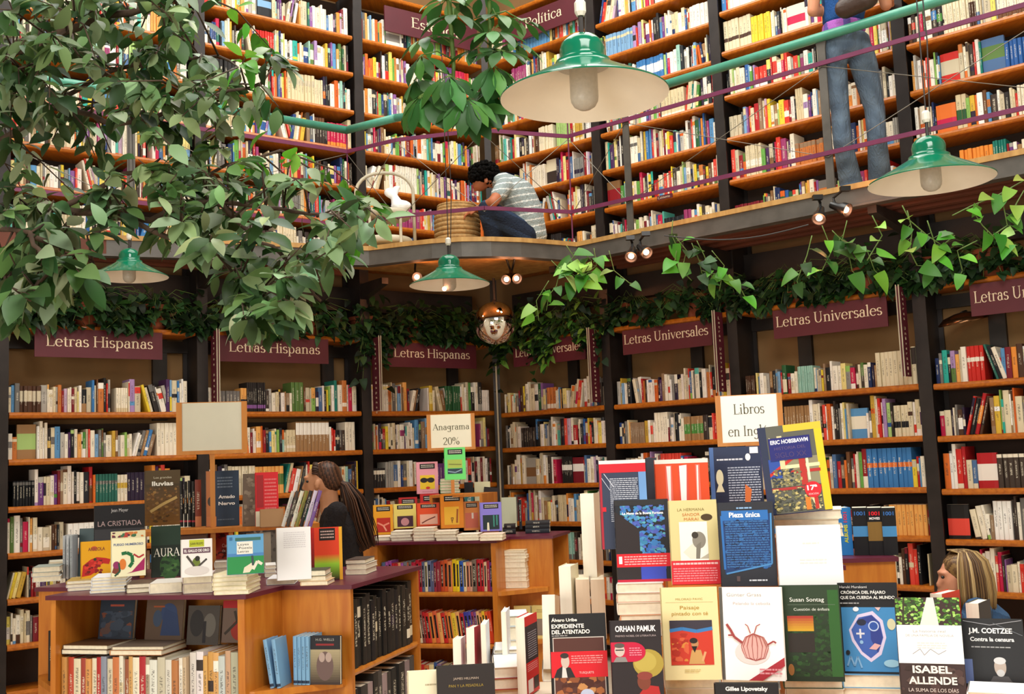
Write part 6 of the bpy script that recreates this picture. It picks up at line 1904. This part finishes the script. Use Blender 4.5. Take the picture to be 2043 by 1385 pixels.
DENS = [([(-40, -40), (390, -40), (400, 60), (330, 130), (420, 190), (380, 260), (200, 270), (-40, 260)], 105), ([(370, 110), (560, 90), (610, 200), (600, 330), (640, 380), (560, 440), (400, 430), (300, 300)], 44),
        ([(-40, 240), (400, 240), (420, 440), (280, 470), (-40, 440)], 46), ([(-40, 430), (90, 470), (150, 540), (60, 650), (-40, 640)], 20), ([(470, 590), (570, 590), (580, 690), (510, 720), (480, 690)], 8), ([(300, 430), (650, 430), (730, 490), (640, 560), (420, 530), (330, 500)], 28),
        ([(390, 540), (560, 540), (610, 600), (550, 640), (510, 680), (480, 640), (400, 600)], 10), ([(650, 400), (765, 390), (775, 430), (725, 490), (650, 480)], 11), ([(100, 490), (190, 500), (190, 560), (140, 560)], 4)]
GD = [lin(c) for c in ('627a4c', '74905e', '4c683c', '8aa276', '3e5a30', '98ac84', '2f4a26', '6a8656', '34502a')]
GB = [lin(c) for c in ('4c8c28', '5ca030', '74b83c', '3f7a24')]
lv = MB()
for P, n_ in DENS:
    xs, ys = [p[0] for p in P], [p[1] for p in P]
    k = 0
    while k < n_:
        x, y = R.uniform(min(xs), max(xs)), R.uniform(min(ys), max(ys))
        if not inpoly(x, y, P):
            continue
        k += 1
        D = R.uniform(3.9, 4.9) if y < 430 else R.uniform(3.7, 4.5)
        tip = TP(x, y, D)
        base = min(segs, key=lambda s_: (s_ - tip).length + R.uniform(0, .08))
        if (base - tip).length > .55:
            base = tip + (base - tip).normalized() * .5
        mid = base.lerp(tip, .5) + V((R.gauss(0, .03), R.gauss(0, .04), .04))
        tw = [base, mid, tip]
        q.tube(tw, [.005, .0035, .002], 5)
        d0 = (tip - mid).normalized()
        bright = (400 < x < 640 and 90 < y < 330 and R.random() < .38) or (x > 650 and R.random() < .15)
        nl = R.randint(6, 10)
        for j in range(nl):
            f = .25 + .75 * j / (nl - 1)
            p = mid.lerp(tip, (f - .25) / .75) if f > .4 else base.lerp(mid, .6 + f)
            side = V((R.gauss(0, 1), R.gauss(0, .8), R.gauss(-.12, .5)))
            d = (d0 * .7 + side.normalized() * 1.0 + V((0, 0, -.16))).normalized()
            nn = V((R.gauss(0, .45), R.gauss(-.45, .45), 1))
            L = R.uniform(.062, .108) * (1.35 if y > 450 and x < 200 else 1.15 if y > 440 else 1)
            lp = p + d * .012
            leaf(lv, lp, d, nn, L, L * R.uniform(.5, .62), R.choice(GB) if bright else R.choice(GD), R.uniform(.1, .4), R.uniform(.05, .5), 'e', 5)
q.build('branches', M['bark'], tree, True, origin=tree.location)
lv.build('leaves', M['leaf'], tree, True, origin=tree.location)

# hanging umbrella plant
up_ = at(905, 150, 5.0)
um = thing('umbrella_plant', 'umbrella plant with fanned glossy leaves hanging at the top centre', 'plant', up_)
q, lv = MB(), MB()
q.tube([at(880, -260, 5.0), at(892, -60, 5.0), at(900, 60, 5.0), at(905, 130, 5.0), at(903, 200, 5.0)], [.014, .012, .011, .009, .006], 8)
q.tube([at(960, -260, 5.05), at(975, -40, 5.05), at(978, 90, 5.05), at(975, 190, 5.0)], [.01, .009, .008, .005], 8)
UG = [lin(c) for c in ('3a6a30', '467a38', '2e5a28', '5a8c4a', '6a9a5c', '28501f')]
for x, y, D, sz, tilt in ((905, 30, 4.9, 1.05, .2), (990, 30, 5.0, 1, .2), (985, 62, 4.9, 1.05, .3), (850, 75, 5.0, 1, .5), (840, 110, 4.9, 1, .7), (1030, 85, 5.0, .9, .4), (1000, 100, 4.85, 1.1, .5), (955, 95, 4.95, 1, .4), (830, 155, 5.0, .95, .8), (895, 150, 4.8, 1.1, .9), (985, 130, 4.85, 1.05, .7), (840, 190, 4.85, 1.15, 1.2), (930, 195, 4.8, 1.15, 1.1), (820, 205, 4.95, 1, 1.2), (945, 215, 4.95, 1.1, 1.3), (985, 180, 5.0, 1.1, 1.1), (890, 0, 5.0, 1, .1), (960, -10, 5.0, 1, .1), (1040, 40, 5.1, .9, .3), (1010, 165, 5.0, .9, 1.0)):
    c = at(x, y, D)
    stem = min((at(905, yy, 5.0) for yy in range(-60, 200, 30)), key=lambda s_: (s_ - c).length) if x < 940 else min((at(977, yy, 5.03) for yy in range(-60, 190, 30)), key=lambda s_: (s_ - c).length)
    q.tube([stem, stem.lerp(c, .5) + Z3 * .03, c], [.004, .0035, .003], 6)
    out = (c - stem); out.z = 0
    out = (out.normalized() if out.length > .01 else V((0, -1, 0))) * .6 + V((0, -.35, 0))
    axis = (V((0, 0, 1)) * math.cos(tilt) + out * math.sin(tilt)).normalized()
    e1 = axis.orthogonal().normalized(); e2 = axis.cross(e1)
    a0 = R.uniform(0, 6)
    for j in range(8):
        a = a0 + j * math.pi / 4
        d = e1 * math.cos(a) + e2 * math.sin(a)
        d = (d + axis * .15 - Z3 * (.35 + .5 * (tilt > .6))).normalized()
        L = sz * R.uniform(.105, .15)
        q.tube([c, c + d * .02], .002, 4)
        leaf(lv, c + d * .02, d, axis + V((0, 0, .3)), L, L * .46, R.choice(UG), .2, R.uniform(.2, .45), 'u', 6)
q.build('stems', M['stem'], um, True, origin=up_)
lv.build('leaves', M['leaf'], um, True, origin=up_)


# trailing pothos under the balcony
def vine(label, paths, D, cols, m, L0=.1, step=.07, stemr=.003, heart=True, seed=1):
    g = random.Random(seed)
    o_ = at(paths[0][0][0], paths[0][0][1], D)
    root = thing('trailing_pothos', label, 'plant', o_)
    q, lv = MB(), MB()
    for pa in paths:
        pts = [at(p[0], p[1], D + (p[2] if len(p) > 2 else 0)) for p in pa]
        fine = []
        for a, c in zip(pts, pts[1:]):
            nn = max(2, int((c - a).length / .03))
            for j in range(nn):
                fine.append(a.lerp(c, j / nn))
        fine.append(pts[-1])
        q.tube(fine, stemr, 6)
        acc = 0
        for a, c in zip(fine, fine[1:]):
            acc += (c - a).length
            if acc > step:
                acc = 0
                d = V((g.gauss(0, .8), g.gauss(-.5, .5), g.gauss(-.5, .35))).normalized()
                st_ = c + d * .03 + Z3 * .01
                q.tube([c, st_], .0018, 4)
                L = L0 * g.uniform(.7, 1.2)
                leaf(lv, st_, d, V((g.gauss(0, .4), -.8, .75 + g.gauss(0, .2))), L, L * .78, g.choice(cols), g.uniform(.05, .3), g.uniform(.1, .4), 'h', 7)
    q.build('stems', M['stem'], root, True, origin=o_)
    lv.build('leaves', m, root, True, origin=o_)


PB = [lin(c) for c in ('5a9a30', '6cae38', '4a8a2c', '8cbc4c', '3c7426', 'a4c860')]
PM = [lin(c) for c in ('3f6a2a', '4a7a30', '33582a', '6a9a3c', '2a4a22')]
vine('bright pothos trailing below the balcony left of the red-glowing spot lamps', [[(1130, 490), (1150, 520), (1140, 545), (1170, 570)], [(1160, 500), (1180, 520), (1160, 555)], [(1185, 495), (1190, 530), (1150, 560)], [(1100, 520), (1120, 540), (1140, 560)], [(1215, 500), (1225, 540), (1262, 570)], [(1120, 530), (1110, 570), (1095, 590), (1090, 620)], [(1095, 560), (1070, 600), (1075, 640)], [(1150, 505), (1130, 530), (1165, 548), (1185, 540)]], 7.6, PB, M['leaf'], .12, .045, seed=2)
vine('pothos hanging from the balcony near the sagging cable', [[(1342, 440), (1340, 470), (1350, 490)], [(1345, 470), (1370, 500), (1360, 540), (1380, 560)], [(1390, 480), (1405, 510), (1420, 550), (1425, 570)], [(1380, 485), (1395, 520), (1400, 545)], [(1420, 500), (1445, 530), (1435, 580)], [(1350, 500), (1345, 530)], [(1400, 540), (1470, 560), (1490, 600)]], 7.2, PB[:3] + PM, M['leaf'], .11, .05, seed=3)
vine('pothos below the two spot lamps under the standing person', [[(1640, 450), (1650, 475), (1660, 500), (1640, 540)], [(1690, 440), (1680, 480), (1730, 500), (1745, 540)], [(1660, 460), (1690, 490), (1700, 540)], [(1620, 470), (1610, 510), (1590, 560)]], 6.4, PM + PB[:2], M['leaf'], .11, .05, seed=4)
vine('bright pothos hanging below the right pendant lamp', [[(1800, 410), (1815, 440), (1850, 470), (1880, 490), (1905, 470)], [(1810, 420), (1820, 460), (1815, 500), (1830, 530)], [(1900, 430), (1940, 410), (1990, 390), (2043, 360)], [(1940, 420), (1960, 450), (1990, 480), (2030, 490)], [(2000, 400), (2010, 450), (1980, 470)], [(1850, 440), (1870, 500), (1860, 540)], [(2043, 380), (2020, 420), (2035, 460)], [(1740, 430), (1760, 470), (1730, 520)], [(1950, 480), (1910, 500), (1920, 540)]], 5.6, PB, M['leaf'], .095, .05, seed=5)
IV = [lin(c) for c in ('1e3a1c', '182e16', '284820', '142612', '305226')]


def pot_plant(fr, u, z, w_, h_, n, label, seed, cols=IV, drop=.25, pot=.12, L0=.075, v=.11):
    g = random.Random(seed)
    o_ = fr.P(u, v, z)
    root = thing('potted_ivy', label, 'plant', o_)
    q = MB(); q.lathe([(0, 0), (pot * .7, 0), (pot * .95, pot * 1.3), (pot * 1.05, pot * 1.3), (pot * 1.05, pot * 1.55), (pot * .93, pot * 1.55), (pot * .9, pot * 1.4)], n=24); q.build('pot', M['terra'], root, 'auto')
    q = MB(); q.lathe([(0, pot * 1.42), (pot * .9, pot * 1.4)], n=24); q.build('soil', M['soil'], root)
    q, lv = MB(), MB()
    ul, vl = fr.u, fr.v
    top = V((0, 0, pot * 1.45))
    for i in range(n):
        a = g.uniform(-1, 1) * w_
        zz = g.gauss(0, .4) * h_ + pot * 1.2 - drop * abs(a / w_) * g.random() * 1.2
        out = -g.uniform(.03, .2)
        if drop < .2:
            zz = max(zz, -.02 + .03 * g.random())
        if zz < .02:
            out = min(out, -.15)
        p = ul * a + vl * out + Z3 * zz
        if i % 4 == 0:
            q.tube([top, top.lerp(p, .5) + Z3 * .08 - vl * .05, p], .002, 4)
        d = V((g.gauss(0, .7), 0, g.gauss(-.4, .5))) - vl * g.uniform(.2, .9)
        leaf(lv, p, d, -vl * .6 + Z3 * .7 + V((g.gauss(0, .3), 0, 0)), L0 * g.uniform(.7, 1.3), L0 * g.uniform(.7, 1), g.choice(cols), g.uniform(0, .3), g.uniform(.1, .4), 'h', 7)
    q.build('stems', M['stem'], root, True)
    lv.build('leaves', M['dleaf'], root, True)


ZP = 2.747
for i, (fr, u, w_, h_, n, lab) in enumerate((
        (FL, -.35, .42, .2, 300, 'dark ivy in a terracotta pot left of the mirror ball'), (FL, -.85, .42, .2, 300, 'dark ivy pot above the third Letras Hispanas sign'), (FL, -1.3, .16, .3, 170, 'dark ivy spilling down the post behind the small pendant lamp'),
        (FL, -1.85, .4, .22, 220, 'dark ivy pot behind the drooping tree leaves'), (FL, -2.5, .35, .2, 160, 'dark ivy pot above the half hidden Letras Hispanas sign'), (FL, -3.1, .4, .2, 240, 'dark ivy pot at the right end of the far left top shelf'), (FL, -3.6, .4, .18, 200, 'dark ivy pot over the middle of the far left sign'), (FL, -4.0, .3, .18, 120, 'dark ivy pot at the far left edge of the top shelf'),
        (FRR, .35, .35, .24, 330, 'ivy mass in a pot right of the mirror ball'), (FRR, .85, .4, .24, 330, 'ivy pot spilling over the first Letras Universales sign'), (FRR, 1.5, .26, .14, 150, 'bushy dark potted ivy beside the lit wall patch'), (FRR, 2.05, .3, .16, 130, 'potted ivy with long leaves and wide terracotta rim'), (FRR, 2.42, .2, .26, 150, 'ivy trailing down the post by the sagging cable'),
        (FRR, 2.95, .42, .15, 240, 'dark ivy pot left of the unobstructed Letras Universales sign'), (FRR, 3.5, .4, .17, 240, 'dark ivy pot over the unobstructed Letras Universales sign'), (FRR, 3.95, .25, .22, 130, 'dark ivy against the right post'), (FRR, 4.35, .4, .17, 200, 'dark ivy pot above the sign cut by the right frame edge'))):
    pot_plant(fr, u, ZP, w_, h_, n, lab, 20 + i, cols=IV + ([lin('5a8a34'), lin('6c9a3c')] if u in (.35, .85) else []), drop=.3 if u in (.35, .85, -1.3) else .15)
